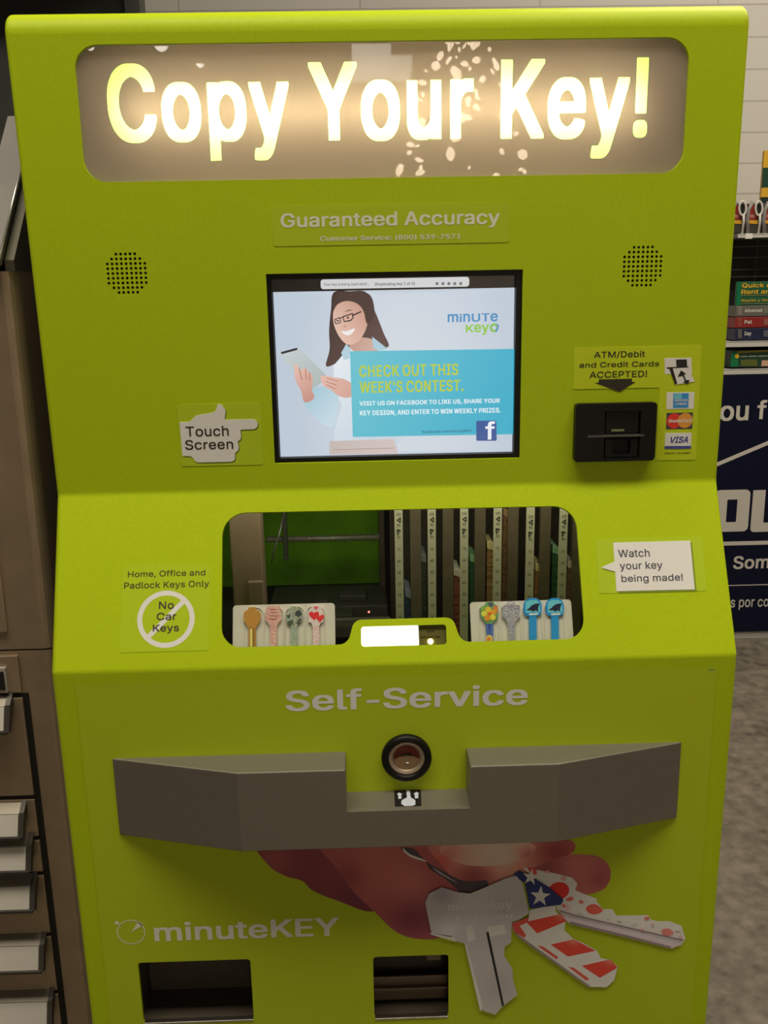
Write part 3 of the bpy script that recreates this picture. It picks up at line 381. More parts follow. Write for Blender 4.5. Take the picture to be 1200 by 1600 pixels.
'p':(253,[[21,-88,20,222,74,223,76,222,76,214,78,212,94,222,106,225,116,226,150,226,170,223,190,215,204,205,217,190,228,172,236,146,239,120,239,96,237,76,231,52,222,32,209,16,196,4,184,-3,164,-9,148,-11,120,-11,108,-10,94,-6,80,3,78,3,76,-87],[130,34,142,37,151,42,160,50,167,60,174,74,178,88,180,100,180,116,178,128,174,142,169,154,164,160,158,168,148,175,140,179,128,182,116,179,102,171,95,164,89,156,82,140,79,128,77,116,77,102,79,88,83,74,88,62,96,52,102,46,112,39,120,35]]),
'q':(253,[[227,-88,170,-87,170,2,168,3,154,-6,140,-10,128,-11,100,-11,84,-9,64,-3,49,6,37,18,24,36,19,46,14,60,10,80,9,90,9,126,11,142,13,152,18,168,28,186,35,196,45,206,56,214,68,220,78,223,96,226,132,226,140,225,156,221,170,212,171,214,171,222,172,223,228,222],[122,34,132,37,142,42,151,50,158,60,164,72,167,80,170,96,171,110,169,126,166,140,161,150,156,160,148,168,140,175,132,179,120,182,108,179,98,174,92,169,82,159,76,148,71,134,68,120,67,108,68,96,71,82,74,72,82,57,94,45,100,40,112,35]]),
'r':(157,[[22,-6,20,-4,20,222,74,223,76,222,76,216,78,216,92,223,106,226,152,226,152,179,132,178,122,180,107,176,95,168,88,162,82,152,79,144,77,132,76,-5]]),
's':(219,[[36,6,25,16,14,32,10,46,10,58,12,60,44,67,64,67,66,66,70,54,78,44,92,36,104,33,116,34,130,40,140,50,144,55,145,60,140,68,134,74,126,79,62,95,46,102,36,109,27,118,19,132,16,148,16,166,17,174,21,186,25,194,36,206,48,214,66,222,82,225,90,226,128,226,138,225,158,220,170,214,176,209,186,200,193,190,200,172,200,162,198,159,170,153,146,153,135,170,127,178,118,182,106,183,96,180,86,174,79,168,75,158,80,149,84,144,94,139,108,134,160,122,176,115,186,108,193,100,201,88,204,74,204,46,201,34,196,24,185,12,174,3,156,-5,134,-10,122,-11,90,-11,78,-10,66,-8,54,-4,44,0]]),
't':(138,[[134,-6,120,-8,76,-8,62,-5,50,0,42,7,34,16,31,22,27,40,27,180,24,181,-6,181,-7,184,-6,222,24,223,27,224,27,272,28,275,84,274,86,224,128,223,130,222,129,182,88,181,85,180,85,54,87,46,89,42,93,38,98,36,128,36,135,10,135,-4]]),
'u':(245,[[21,222,76,222,77,86,79,72,83,60,93,46,106,38,116,36,128,38,142,46,151,56,159,72,162,90,162,222,218,222,218,-6,164,-6,163,-4,163,4,162,4,144,-5,132,-8,124,-9,88,-9,70,-6,59,-2,46,6,38,14,29,28,25,36,20,60]]),
'v':(233,[[228,222,228,210,144,-4,140,-6,84,-6,80,2,-1,210,0,222,58,223,60,222,114,79,166,222,170,223]]),
'w':(337,[[328,222,329,210,261,-6,206,-6,204,-5,168,120,166,124,164,122,127,-4,124,-6,70,-5,4,204,2,212,3,222,62,222,96,100,98,94,100,93,134,218,137,222,196,222,232,93,233,94,263,204,270,222]]),
'x':(227,[[3,-6,2,8,73,108,75,112,7,208,6,212,6,222,69,222,109,162,112,160,154,223,215,222,216,210,151,118,147,110,219,8,218,-5,156,-6,110,62,64,-6]]),
'y':(233,[[18,-86,17,-84,17,-72,24,-44,28,-43,48,-43,52,-44,58,-42,64,-38,71,-28,75,-20,81,-4,81,0,-1,210,0,222,58,223,60,222,114,79,168,222,227,222,228,210,130,-40,118,-62,113,-68,102,-79,92,-84,78,-88,70,-89,34,-89]]),
'z':(228,[[208,-6,14,-5,13,30,14,34,128,178,128,179,126,179,18,179,17,182,18,222,204,222,205,186,204,182,93,40,94,38,96,38,208,38,209,36]]),
'0':(270,[[160,300,174,297,182,294,194,287,204,280,214,270,223,258,231,242,236,230,244,198,247,174,247,118,243,86,235,58,229,44,222,32,210,17,202,9,192,2,174,-6,152,-10,114,-10,100,-8,78,-1,60,11,50,22,43,30,36,42,30,56,22,84,19,100,17,122,17,168,20,196,26,224,37,250,49,268,56,276,64,282,72,288,86,295,106,300,114,301,150,301],[132,256,124,254,109,246,99,236,92,226,87,216,82,202,78,184,75,158,75,132,77,114,82,90,87,76,92,66,98,56,108,46,122,38,132,35,140,37,154,44,162,52,173,66,179,80,185,100,189,128,189,146,189,164,185,190,179,212,174,222,170,230,158,243,146,251]]),
'1':(270,[[238,-6,36,-6,34,-4,35,36,110,37,113,38,113,234,112,235,106,231,62,199,40,199,39,202,40,250,104,297,170,297,172,296,172,38,174,37,238,36]]),
'2':(270,[[27,-6,26,33,30,38,138,150,153,166,161,176,170,192,174,202,175,212,174,222,171,230,160,243,146,252,132,256,128,256,118,253,110,249,98,240,91,230,88,222,84,202,28,201,27,204,28,228,32,244,38,258,50,274,60,282,68,288,80,294,98,299,114,301,150,301,174,297,188,291,199,284,212,274,218,266,227,252,231,240,233,230,233,198,231,186,222,164,212,149,198,130,166,96,123,52,112,40,111,38,236,38,238,36,238,-5]]),
'3':(270,[[31,296,228,296,228,260,227,256,153,174,154,172,166,171,186,166,202,158,210,152,217,146,227,134,235,120,239,106,240,98,240,66,237,52,234,44,228,32,220,23,212,14,196,3,176,-5,148,-10,108,-10,92,-8,70,-2,52,7,36,20,25,34,19,46,15,62,15,78,16,81,74,81,75,80,78,66,81,60,92,49,96,45,108,39,128,35,140,37,148,40,164,49,170,56,175,62,179,72,181,82,179,94,173,108,162,120,154,125,144,130,130,134,108,136,82,136,80,138,80,176,143,246,147,252,32,253,30,256]]),
'4':(270,[[190,297,192,296,192,286,190,280,82,100,84,99,152,100,154,187,210,188,211,186,211,100,214,99,252,98,252,56,250,54,212,53,210,-6,154,-6,153,-4,152,54,14,54,12,56,12,96,132,296,136,297]]),
'5':(270,[[224,296,225,256,224,253,100,252,98,248,92,194,94,192,104,195,118,197,150,197,166,195,182,190,192,185,206,175,215,166,226,152,231,142,236,128,239,110,239,78,238,70,235,56,229,42,220,27,208,14,190,2,172,-6,148,-10,110,-10,86,-6,68,1,58,8,46,17,33,34,28,46,25,58,24,64,25,80,80,81,83,78,84,70,88,62,98,49,106,43,114,39,130,35,144,39,150,42,162,52,167,58,172,64,177,76,180,90,180,96,176,112,170,124,166,130,156,139,150,144,132,151,126,151,116,150,102,145,86,135,58,135,28,139,28,152,44,292,46,296]]),
'6':(270,[[198,297,199,296,199,284,136,196,130,186,164,185,182,181,198,173,205,168,212,163,220,153,229,140,232,132,236,118,238,104,238,76,236,62,231,46,226,36,220,26,208,14,196,4,180,-4,164,-8,150,-10,114,-10,100,-8,84,-4,70,3,61,10,52,17,41,32,32,50,27,70,26,80,26,104,29,124,35,142,48,168,63,192,136,296,138,297],[134,35,142,37,152,42,167,56,175,68,179,82,180,90,177,106,175,112,166,126,158,133,148,140,132,145,122,143,114,139,100,128,93,120,88,110,85,98,84,90,87,74,89,68,92,62,101,50,112,42,120,38,130,35]]),
'7':(270,[[48,-6,46,-4,46,6,47,10,172,252,172,253,170,253,26,253,25,256,26,296,238,296,239,250,110,-2,106,-6]]),
'8':(270,[[160,300,184,294,196,288,205,282,212,276,220,267,229,250,232,240,234,226,234,208,232,194,229,184,222,172,218,166,203,152,218,142,226,134,234,124,240,112,243,102,245,90,245,66,243,54,240,44,235,34,225,20,208,7,190,-2,174,-7,152,-10,112,-10,90,-7,68,0,56,7,48,13,40,20,31,30,24,44,21,54,19,66,19,88,20,98,26,116,38,134,46,142,61,152,45,168,38,178,34,186,30,204,30,230,31,238,36,254,47,270,56,280,74,291,90,297,112,301,150,301],[185,76,185,82,182,94,177,102,170,110,164,116,154,122,146,125,134,128,126,127,114,124,104,119,96,113,86,102,81,92,79,84,79,76,81,68,85,60,91,52,99,46,106,42,118,37,128,35,136,35,146,37,154,40,166,46,172,52,178,58,183,68],[175,216,174,222,170,232,160,244,150,251,144,254,134,256,130,256,120,254,112,250,99,240,92,228,89,218,89,212,93,198,104,185,118,176,132,172,144,175,154,180,164,190,172,202]]),
'9':(270,[[66,-6,65,-4,65,6,130,98,134,104,102,106,90,108,78,112,68,117,58,124,50,130,44,138,35,152,32,158,28,174,26,186,26,216,28,228,31,240,38,256,50,271,56,278,66,285,84,295,100,299,114,301,150,301,164,299,176,296,194,288,204,280,217,268,222,260,232,242,236,226,238,212,238,186,236,172,229,148,223,136,208,110,128,-5,126,-6],[130,256,124,255,114,250,106,245,97,236,91,226,88,220,85,208,84,200,88,182,91,176,98,166,110,154,120,149,132,146,148,151,163,162,171,172,176,182,179,192,180,202,178,214,175,222,167,236,152,249,140,255]]),
'!':(120,[[91,44,95,30,95,16,91,4,82,-5,76,-8,68,-9,48,-9,40,-8,30,-4,22,6,20,10,19,18,20,36,24,45,32,52,40,55,74,55,84,51],[84,86,30,86,28,88,27,228,26,234,26,294,28,297,86,297,88,296,86,88]]),
'?':(215,[[61,42,65,48,70,52,78,55,112,55,120,52,126,48,130,42,133,34,133,14,130,4,124,-2,112,-8,104,-9,86,-9,78,-8,70,-5,66,-2,61,4,58,14,58,34],[68,81,66,84,66,108,67,120,69,130,73,142,78,150,86,159,96,167,118,181,127,190,132,196,140,212,141,222,140,228,133,240,126,247,116,254,102,257,86,251,75,240,69,232,66,222,65,212,64,210,6,210,5,212,5,228,7,242,11,254,21,270,28,277,34,283,53,294,66,298,84,301,122,301,142,298,156,293,172,284,180,276,190,264,195,254,198,244,200,232,200,204,198,192,193,178,186,166,174,154,142,132,134,123,127,112,125,104,123,82]]),
',':(115,[[12,-74,11,-60,28,46,90,46,91,34,61,-72,58,-74]]),
'.':(115,[[19,8,18,14,18,34,19,38,25,48,34,54,44,56,66,56,74,55,84,50,88,46,92,38,93,34,93,14,92,8,86,0,76,-7,64,-9,46,-9,38,-8,30,-5,26,-1]]),
':':(115,[[19,8,18,14,18,34,19,38,25,48,34,54,44,56,66,56,74,55,84,50,88,46,92,38,93,34,93,14,92,8,86,0,76,-7,64,-9,46,-9,38,-8,30,-5,26,-1],[92,166,86,156,82,153,72,149,42,149,36,150,29,154,24,158,19,166,18,172,18,192,19,196,22,202,28,207,32,210,40,213,70,213,76,212,82,208,91,198,93,190,93,172]]),
'(':(165,[[146,314,148,312,148,300,135,274,126,250,117,224,109,194,102,156,99,116,102,84,109,50,124,6,147,-44,148,-48,148,-60,146,-61,94,-61,91,-60,85,-50,67,-12,54,24,48,48,44,68,41,98,41,140,44,170,50,204,61,246,75,282,91,312,94,314]]),
')':(165,[[12,314,66,314,68,313,70,311,84,284,100,240,107,214,115,174,118,146,118,92,115,66,111,46,106,26,94,-8,77,-44,68,-60,66,-61,14,-61,11,-60,11,-48,31,-6,47,38,56,76,60,110,60,128,58,150,51,190,45,214,36,244,27,268,11,302,11,312]]),
'/':(151,[[146,311,148,310,148,300,146,290,53,-48,50,-50,-2,-50,-3,-48,-3,-38,92,308,94,310,96,311]]),
'-':(196,[[42,86,42,126,44,129,166,129,168,128,168,86,166,84,44,84]]),
"'":(126,[[36,176,34,178,34,196,33,200,33,220,32,224,31,270,30,276,30,296,32,297,88,297,90,294,90,272,89,268,89,246,88,242,86,178,84,176]]),
'á':(233,[[206,-6,152,-6,150,-4,150,0,148,1,134,-7,120,-10,112,-11,74,-11,62,-9,48,-5,32,3,22,12,12,28,9,36,7,48,7,76,8,82,11,92,18,104,24,110,34,117,54,125,86,131,134,137,144,140,147,142,149,146,149,152,147,160,140,171,132,177,118,182,110,182,104,181,90,175,77,164,68,151,46,151,14,160,13,172,16,179,22,191,34,203,42,210,56,217,74,223,94,226,130,226,148,224,160,221,170,217,182,210,193,198,203,182,207,162],[150,94,148,95,100,88,86,84,78,80,71,74,66,66,65,60,68,50,74,44,80,39,86,36,96,33,104,33,122,39,132,46,138,52,143,60,147,68,149,76,150,82],[172,308,173,296,135,240,84,240,84,252,112,308]])},
'C':{
'A':(308,[[292,-7,222,-7,194,68,192,72,190,73,96,73,94,70,66,-8,-4,-7,-5,10,95,272,106,299,178,299,181,298,291,14,293,8],[144,203,141,200,114,123,116,122,172,122,173,124,172,128]]),
'B':(293,[[22,298,170,299,180,298,196,295,212,289,230,278,238,270,247,256,253,236,254,230,254,198,252,186,246,172,238,163,227,154,226,152,244,140,255,128,263,110,266,94,266,62,263,46,256,30,250,22,241,14,234,8,218,0,204,-4,188,-7,176,-8,22,-7],[90,123,91,42,146,41,160,43,170,46,178,50,184,55,193,64,196,70,198,78,195,90,187,102,180,109,170,116,156,122,142,124],[90,172,132,171,146,173,164,180,170,185,176,190,184,204,186,210,186,214,181,228,176,233,166,243,148,249,140,250,91,250]]),
'C':(326,[[264,272,278,257,286,244,292,232,299,208,298,192,232,191,230,192,226,206,220,216,213,226,202,235,196,240,178,248,162,252,156,251,140,247,128,241,114,231,104,222,98,213,88,196,83,184,79,166,77,144,79,126,84,104,92,86,104,70,114,60,128,50,140,44,156,40,166,40,184,45,202,56,212,64,220,74,226,86,230,98,232,100,298,100,299,82,294,64,285,44,273,28,264,19,254,12,234,0,208,-9,186,-12,136,-12,114,-9,106,-7,86,0,74,7,60,17,38,39,30,52,21,70,13,96,9,128,9,164,11,184,15,204,22,224,28,236,43,258,58,273,74,284,82,289,106,298,120,301,136,303,184,303,208,300,228,294,236,290,248,284]]),
'D':(321,[[22,-8,22,298,162,299,174,298,200,293,216,287,234,278,246,269,254,261,266,248,273,236,280,223,288,196,292,170,292,122,288,96,282,74,276,60,262,40,250,26,230,12,210,2,198,-2,178,-6,158,-8],[91,42,130,41,138,42,160,47,172,52,190,64,201,74,210,88,218,106,222,122,225,146,223,164,220,180,216,192,208,208,197,222,187,230,178,237,164,243,146,248,134,250,92,250,90,248]]),
'E':(271,[[239,-8,22,-7,22,298,238,298,239,252,238,250,90,249,91,172,226,171,228,168,228,126,228,124,226,123,91,122,90,44,90,42,92,41,238,41,240,38]]),
'F':(266,[[22,-8,21,-6,22,298,236,298,237,252,236,250,90,249,91,168,222,167,223,164,223,120,220,119,91,118,90,-7]]),
'G':(332,[[74,285,96,295,112,300,126,302,136,303,182,303,200,301,226,294,246,284,261,274,276,258,285,246,291,236,296,224,300,208,300,192,298,191,232,191,230,193,222,210,211,226,200,235,190,242,182,246,170,250,160,252,150,250,138,246,126,240,114,232,99,216,93,206,85,190,80,170,78,158,77,144,80,120,83,108,88,94,97,78,111,62,124,52,144,43,162,39,182,44,196,51,208,60,218,70,225,82,230,94,232,104,232,106,230,106,156,106,156,154,301,154,302,96,299,76,294,60,287,46,277,32,268,21,252,9,240,2,226,-4,210,-9,196,-11,186,-12,138,-12,120,-10,106,-7,90,-2,74,6,66,12,54,21,46,30,31,50,24,62,19,74,13,96,11,108,9,128,9,162,12,190,19,216,31,242,48,263,56,271]]),
'H':(330,[[22,-8,22,298,90,298,91,174,218,173,220,174,221,176,222,298,288,298,288,-7,222,-7,220,124,92,125,91,124,90,122,90,-7]]),
'I':(200,[[5,-8,5,40,54,41,56,42,56,248,55,250,54,250,5,250,4,298,176,298,176,250,128,250,125,248,125,44,126,42,128,41,176,40,176,-7]]),
'K':(300,[[283,-8,208,-8,120,110,116,114,92,89,90,86,90,-7,22,-7,22,298,90,298,90,186,90,184,92,183,204,299,284,298,284,284,283,282,168,164,182,145,283,10,284,6]]),
'L':(255,[[22,299,88,299,90,298,90,42,230,41,232,38,231,-8,22,-7,21,296]]),
'M':(397,[[356,298,355,-8,290,-8,288,-6,288,153,285,150,220,-7,218,-8,160,-8,157,-8,155,-4,94,144,90,151,88,153,88,-6,86,-8,22,-7,22,298,104,299,106,298,188,97,190,97,192,102,270,298,274,299]]),
'N':(334,[[22,298,94,299,98,298,222,110,224,109,225,298,228,299,292,298,292,-8,220,-8,216,-7,93,180,90,181,90,-6,88,-8,22,-7]]),
'O':(340,[[246,285,267,268,279,256,289,242,297,226,302,214,309,186,311,166,311,124,310,112,304,82,298,66,291,52,284,41,275,30,264,20,254,12,246,6,230,-2,218,-6,202,-10,184,-12,136,-12,126,-11,106,-7,94,-3,74,7,54,22,43,34,32,48,23,66,18,78,12,102,9,128,9,162,11,184,15,204,20,218,31,240,44,258,58,272,67,280,84,290,96,295,114,300,138,303,184,303,194,302,222,296],[160,251,146,249,130,242,114,231,101,218,91,202,84,186,79,166,77,146,79,126,85,102,92,86,104,70,114,60,130,49,146,42,160,39,170,41,184,46,200,54,214,66,223,78,233,96,239,112,243,138,243,154,241,168,238,182,232,196,222,214,212,227,200,237,178,248]]),
'P':(286,[[22,-8,22,298,168,299,188,296,204,292,218,285,228,278,238,270,249,254,257,236,260,220,260,180,259,172,254,154,248,142,242,132,230,121,214,110,206,106,188,101,164,98,91,98,90,-7],[91,250,90,148,136,147,144,148,156,151,174,161,179,166,184,174,189,184,191,194,191,204,190,210,186,220,180,230,172,237,166,242,160,245,146,249,124,251]]),
'Q':(340,[[295,-34,226,-35,224,-34,204,-9,184,-12,136,-12,120,-10,106,-7,86,0,67,12,58,19,43,34,36,42,29,54,22,68,18,78,12,102,9,128,9,162,11,184,15,204,22,224,28,236,36,248,44,258,58,272,67,280,82,289,92,293,106,298,120,301,138,303,184,303,194,302,222,296,246,285,266,270,274,262,282,251,292,236,298,224,302,214,307,196,311,168,311,124,307,96,304,82,298,66,291,52,284,42,266,20,266,18,296,-18],[160,251,146,249,130,242,114,231,101,218,91,202,84,186,79,166,77,146,79,126,85,102,92,86,104,70,114,60,130,49,146,42,160,39,164,40,165,42,133,82,134,98,202,99,205,96,219,78,222,77,228,86,235,100,239,114,243,138,243,154,241,168,238,182,232,196,222,214,212,227,200,237,178,248]]),
'R':(289,[[22,298,168,299,186,297,202,293,220,285,232,277,243,266,253,250,259,230,261,216,261,188,259,172,254,156,243,138,232,126,213,116,212,114,272,8,271,-8,197,-8,138,98,134,104,132,105,92,105,90,104,90,-7,22,-7],[91,250,91,154,136,154,150,156,168,162,174,167,182,174,190,190,192,204,189,216,185,224,181,230,176,236,164,244,146,249,126,251]]),
'S':(288,[[44,6,36,13,27,22,19,32,13,44,8,66,9,86,76,86,78,84,79,76,84,64,96,52,102,47,116,41,134,37,142,38,156,42,164,45,175,52,183,60,188,68,192,80,190,86,186,92,178,100,172,105,154,113,142,117,86,131,70,137,48,148,40,154,29,166,21,178,17,192,16,200,16,226,17,234,19,244,26,258,35,270,40,276,56,287,68,293,82,298,102,302,114,303,160,303,172,302,198,296,216,287,226,280,236,272,246,258,250,250,255,234,256,224,255,208,188,208,187,210,185,220,182,226,174,237,158,247,138,253,132,253,116,249,106,244,99,238,90,228,86,220,85,214,87,208,91,202,96,196,106,189,122,182,136,177,174,168,202,159,226,147,241,136,248,128,255,116,258,108,260,96,260,62,256,44,247,28,234,13,220,3,208,-3,194,-8,172,-12,162,-13,106,-13,96,-12,84,-10,66,-5]]),
'T':(289,[[168,-8,104,-8,101,-6,100,249,5,250,5,298,264,298,264,250,172,250,169,248,169,-6]]),
'U':(330,[[289,298,290,92,289,78,287,66,282,50,275,38,266,26,250,11,234,1,224,-4,212,-8,196,-11,176,-13,134,-13,122,-12,104,-9,80,-1,68,6,56,15,43,28,32,44,25,60,21,84,22,298,90,298,90,100,92,90,98,74,105,64,114,55,132,44,144,40,156,39,166,40,178,44,186,48,198,56,209,68,216,81,218,88,221,106,222,298]]),
'V':(308,[[-4,298,64,299,66,298,144,87,147,90,159,128,222,298,224,299,292,298,293,284,291,276,186,2,181,-8,110,-8,107,-6,-5,282]]),
'W':(432,[[416,298,417,284,416,278,333,-8,258,-7,208,170,206,174,154,-7,78,-7,-4,278,-5,284,-4,298,64,298,113,118,115,112,116,111,169,298,172,299,242,298,245,294,290,126,296,111,297,112,299,118,348,298]]),
'Y':(303,[[108,-8,107,-6,107,112,-4,280,-5,284,-4,298,70,298,141,188,142,188,214,298,216,299,287,298,288,284,287,280,176,112,176,-7]]),
'Z':(283,[[254,-8,10,-7,10,32,11,36,164,248,164,250,162,250,10,250,9,252,10,298,252,298,253,256,99,42,100,41,102,41,254,41,255,38]]),
'e':(262,[[60,217,80,225,100,228,146,228,160,226,178,221,192,214,204,206,219,190,228,174,232,164,236,146,238,128,237,90,78,89,76,88,75,86,81,70,92,54,106,43,114,39,124,36,132,36,149,44,161,54,170,68,200,68,232,60,234,58,234,44,230,34,222,20,206,5,184,-6,160,-12,146,-13,108,-13,96,-12,80,-9,68,-5,54,2,42,10,26,28,18,40,14,50,7,76,6,84,6,130,7,138,13,162,24,184,30,192,44,206],[76,136,78,134,164,134,166,134,167,136,164,146,154,161,142,172,132,177,124,179,120,179,114,177,104,172,96,166,89,160,83,152]]),
'o':(269,[[42,205,56,215,64,219,86,226,102,228,148,228,172,224,188,218,204,207,212,201,220,192,229,178,234,168,241,146,244,124,244,90,241,70,234,46,229,36,220,23,206,9,194,1,182,-5,162,-11,144,-13,104,-13,86,-11,62,-3,54,2,42,10,32,20,23,32,16,46,8,70,6,84,6,132,10,154,16,170,28,189],[124,179,116,177,106,172,96,164,89,156,80,140,76,128,73,106,75,92,80,74,90,58,95,52,106,43,116,38,124,36,134,38,146,44,158,55,164,64,170,76,175,92,176,100,176,114,171,136,164,152,158,160,150,167,142,173,128,179]]),
'p':(274,[[18,-90,18,224,80,225,82,224,82,220,84,219,96,225,114,228,160,228,182,224,200,216,218,202,226,193,233,184,242,164,247,146,249,130,249,84,245,60,239,44,234,34,224,20,212,7,198,-2,182,-9,168,-12,158,-13,118,-13,98,-10,84,-4,82,-89],[132,36,140,38,150,43,158,49,166,58,175,74,180,92,182,106,181,118,178,134,174,144,167,156,160,165,148,174,132,179,124,177,114,172,100,159,93,150,89,140,85,126,83,114,83,102,85,90,88,78,95,64,100,56,110,46,122,40]]),
'r':(175,[[18,-8,17,-6,18,224,80,225,81,224,84,222,94,226,104,228,160,228,160,177,132,176,124,177,114,174,104,168,95,160,88,150,85,142,83,130,82,-7]]),
'u':(266,[[18,224,82,224,83,86,85,74,91,58,101,48,114,40,120,39,134,43,144,50,149,54,155,62,159,70,162,82,163,92,164,224,228,224,228,-8,166,-8,164,-7,164,-4,162,-2,148,-8,132,-11,86,-11,72,-9,58,-4,46,3,38,10,28,22,23,32,19,44,17,58]]),
'y':(253,[[16,-88,14,-86,14,-70,22,-42,24,-41,54,-41,60,-38,65,-32,71,-24,78,-6,79,0,-4,206,-4,224,66,224,116,92,118,92,121,100,168,224,237,224,238,208,140,-36,131,-56,126,-64,114,-76,106,-82,94,-88,84,-90,76,-91,32,-91]]),
'!':(137,[[99,42,101,34,101,12,100,6,94,-2,84,-9,72,-11,46,-11,38,-10,32,-8,26,-4,18,6,16,16,16,32,17,38,19,44,23,48,34,56,40,57,80,57,90,52,94,50],[26,84,25,86,23,298,26,299,92,299,94,296,94,222,93,216,92,86,90,84]]),
',':(132,[[9,-76,8,-56,26,48,28,49,96,48,97,30,66,-75]]),
'.':(132,[[16,6,15,12,15,38,18,44,22,50,32,56,42,58,72,58,78,57,90,52,94,48,98,42,100,32,100,14,99,8,94,0,89,-6,82,-9,70,-11,44,-11,36,-10,30,-8,22,-2]]),
"'":(143,[[90,174,32,175,31,182,28,274,27,280,28,298,96,298,96,262,94,232,93,186,92,176]])}}
def glyph(ch, wt):
    ad, loops = FONT[wt].get(ch, (110, []))
    return ad, [list(zip(q[0::2], q[1::2])) for q in loops]
PAD = {'M': 4, 'B': 6, 'C': 8}
def text(s, wt, x0, x1, y0, y1, slant=0, uni=False):
    """loops of a line whose ink runs from x0 to x1, baseline y0 to capital height y1"""
    pen = 0; L = []
    for ch in s:
        ad, g = glyph(ch, wt)
        if uni and g:                       # every letter as tall as a capital
            hi = max(p[1] for l in g for p in l); k = (291+PAD[wt])/hi
            g = [[(x, y*k) for x, y in l] for l in g]
        L += [[(x+pen, y) for x, y in l] for l in g]; pen += ad
    xa = min(p[0] for l in L for p in l); xb = max(p[0] for l in L for p in l); pd = PAD[wt]
    return [[(x0+(x-xa)/(xb-xa)*(x1-x0)+slant*(y-0)/291*(y1-y0), y0+(y+pd)/(291+2*pd)*(y1-y0)) for x, y in l] for l in L]
def ptext(P, s, wt, a, b, **k):
    """the same, measured from the lower-left (a) and upper-right (b) corner in the photo"""
    (x0, y0), (x1, y1) = P(*a), P(*b)
    return text(s, wt, x0, x1, y0, y1, **k)

# ------------------------------------------------------------------ the setting
def floor_mat():
    M = mat('sealed_concrete', (.24, .20, .155), .45); nt = M.node_tree; p = nt.nodes['Principled BSDF']
    tc = nt.nodes.new('ShaderNodeTexCoord'); a = nt.nodes.new('ShaderNodeTexNoise'); b = nt.nodes.new('ShaderNodeTexNoise')
    a.inputs['Scale'].default_value = 2.2; a.inputs['Detail'].default_value = 8; a.inputs['Roughness'].default_value = .7
    b.inputs['Scale'].default_value = 26; b.inputs['Detail'].default_value = 8
    for n in (a, b): nt.links.new(tc.outputs['Object'], n.inputs['Vector'])
    mx = nt.nodes.new('ShaderNodeMath'); mx.operation = 'MULTIPLY_ADD'; mx.inputs[1].default_value = .5
    nt.links.new(b.outputs['Fac'], mx.inputs[0])
    h = nt.nodes.new('ShaderNodeMath'); h.operation = 'MULTIPLY'; h.inputs[1].default_value = .5
    nt.links.new(a.outputs['Fac'], h.inputs[0]); nt.links.new(h.outputs[0], mx.inputs[2])
    r = nt.nodes.new('ShaderNodeValToRGB'); e = r.color_ramp.elements
    e[0].position = .36; e[0].color = (.085, .073, .058, 1); e[1].position = .64; e[1].color = (.25, .22, .18, 1)
    nt.links.new(mx.outputs[0], r.inputs['Fac']); nt.links.new(r.outputs['Color'], p.inputs['Base Color'])
    return M
def block_mat():
    M = mat('painted_block', (.6, .58, .54), .6); nt = M.node_tree; p = nt.nodes['Principled BSDF']
    tc = nt.nodes.new('ShaderNodeTexCoord'); sw = nt.nodes.new('ShaderNodeSeparateXYZ'); cb = nt.nodes.new('ShaderNodeCombineXYZ')
    nt.links.new(tc.outputs['Object'], sw.inputs[0]); nt.links.new(sw.outputs['X'], cb.inputs['X']); nt.links.new(sw.outputs['Z'], cb.inputs['Y'])
    br = nt.nodes.new('ShaderNodeTexBrick'); nt.links.new(cb.outputs[0], br.inputs['Vector'])
    br.inputs['Scale'].default_value = 1; br.inputs['Brick Width'].default_value = .8; br.inputs['Row Height'].default_value = .134
    br.inputs['Mortar Size'].default_value = .004; br.inputs['Mortar Smooth'].default_value = .4
    br.inputs['Color1'].default_value = (.60, .585, .56, 1); br.inputs['Color2'].default_value = (.58, .565, .545, 1)
    br.inputs['Mortar'].default_value = (.40, .385, .36, 1)
    nt.links.new(br.outputs['Color'], p.inputs['Base Color'])
    return M
obj('floor', boxes(((-5, -6, -.05), (5, 3.5, 0))), floor_mat(), kind='structure')
obj('wall_back', boxes(((-5, 3.4, 0), (5, 3.5, 5.2))), block_mat(), kind='structure')

# ------------------------------------------------------------------ the kiosk
W2 = .38
kiosk = thing('key_kiosk', 'tall lime green self-service key copying kiosk with glowing sign, touch screen and window', 'kiosk', (0, .25, 0))

# openings, in the frame of their panel
SIGN = rrect(-.3185, .3385, .3215, .4725, .024, 8)
SCREEN = rect(-.1315, .0311, .1503, .2412)
WIN = rpoly([(-.193, -.0255, .027), (.2138, -.0265, .027), (.2142, -.1792, .022), (.0745, -.1792, .013), (.0662, -.1515, .011),
             (-.0445, -.1515, .011), (-.0520, -.1785, .013), (-.1927, -.1785, .022)], 7)
LABEL = rrect(-.0370, -.1815, .0585, -.1592, .0035, 4)
SLOT_L = rrect(-.3147, -.6440, -.1801, -.5568, .004, 3)
SLOT_R = rrect(-.0325, -.6490, .0588, -.5598, .004, 3)
def speaker_holes(cx, cz):
    out = []
    for i in range(-4, 5):
        for j in range(-4, 5):
            if i*i+j*j <= 20: out.append(circ(cx+i*.00505, cz+j*.00505, .00165, 8))
    return out
SPK = [(-.2822, .2446), (.2823, .2421)]

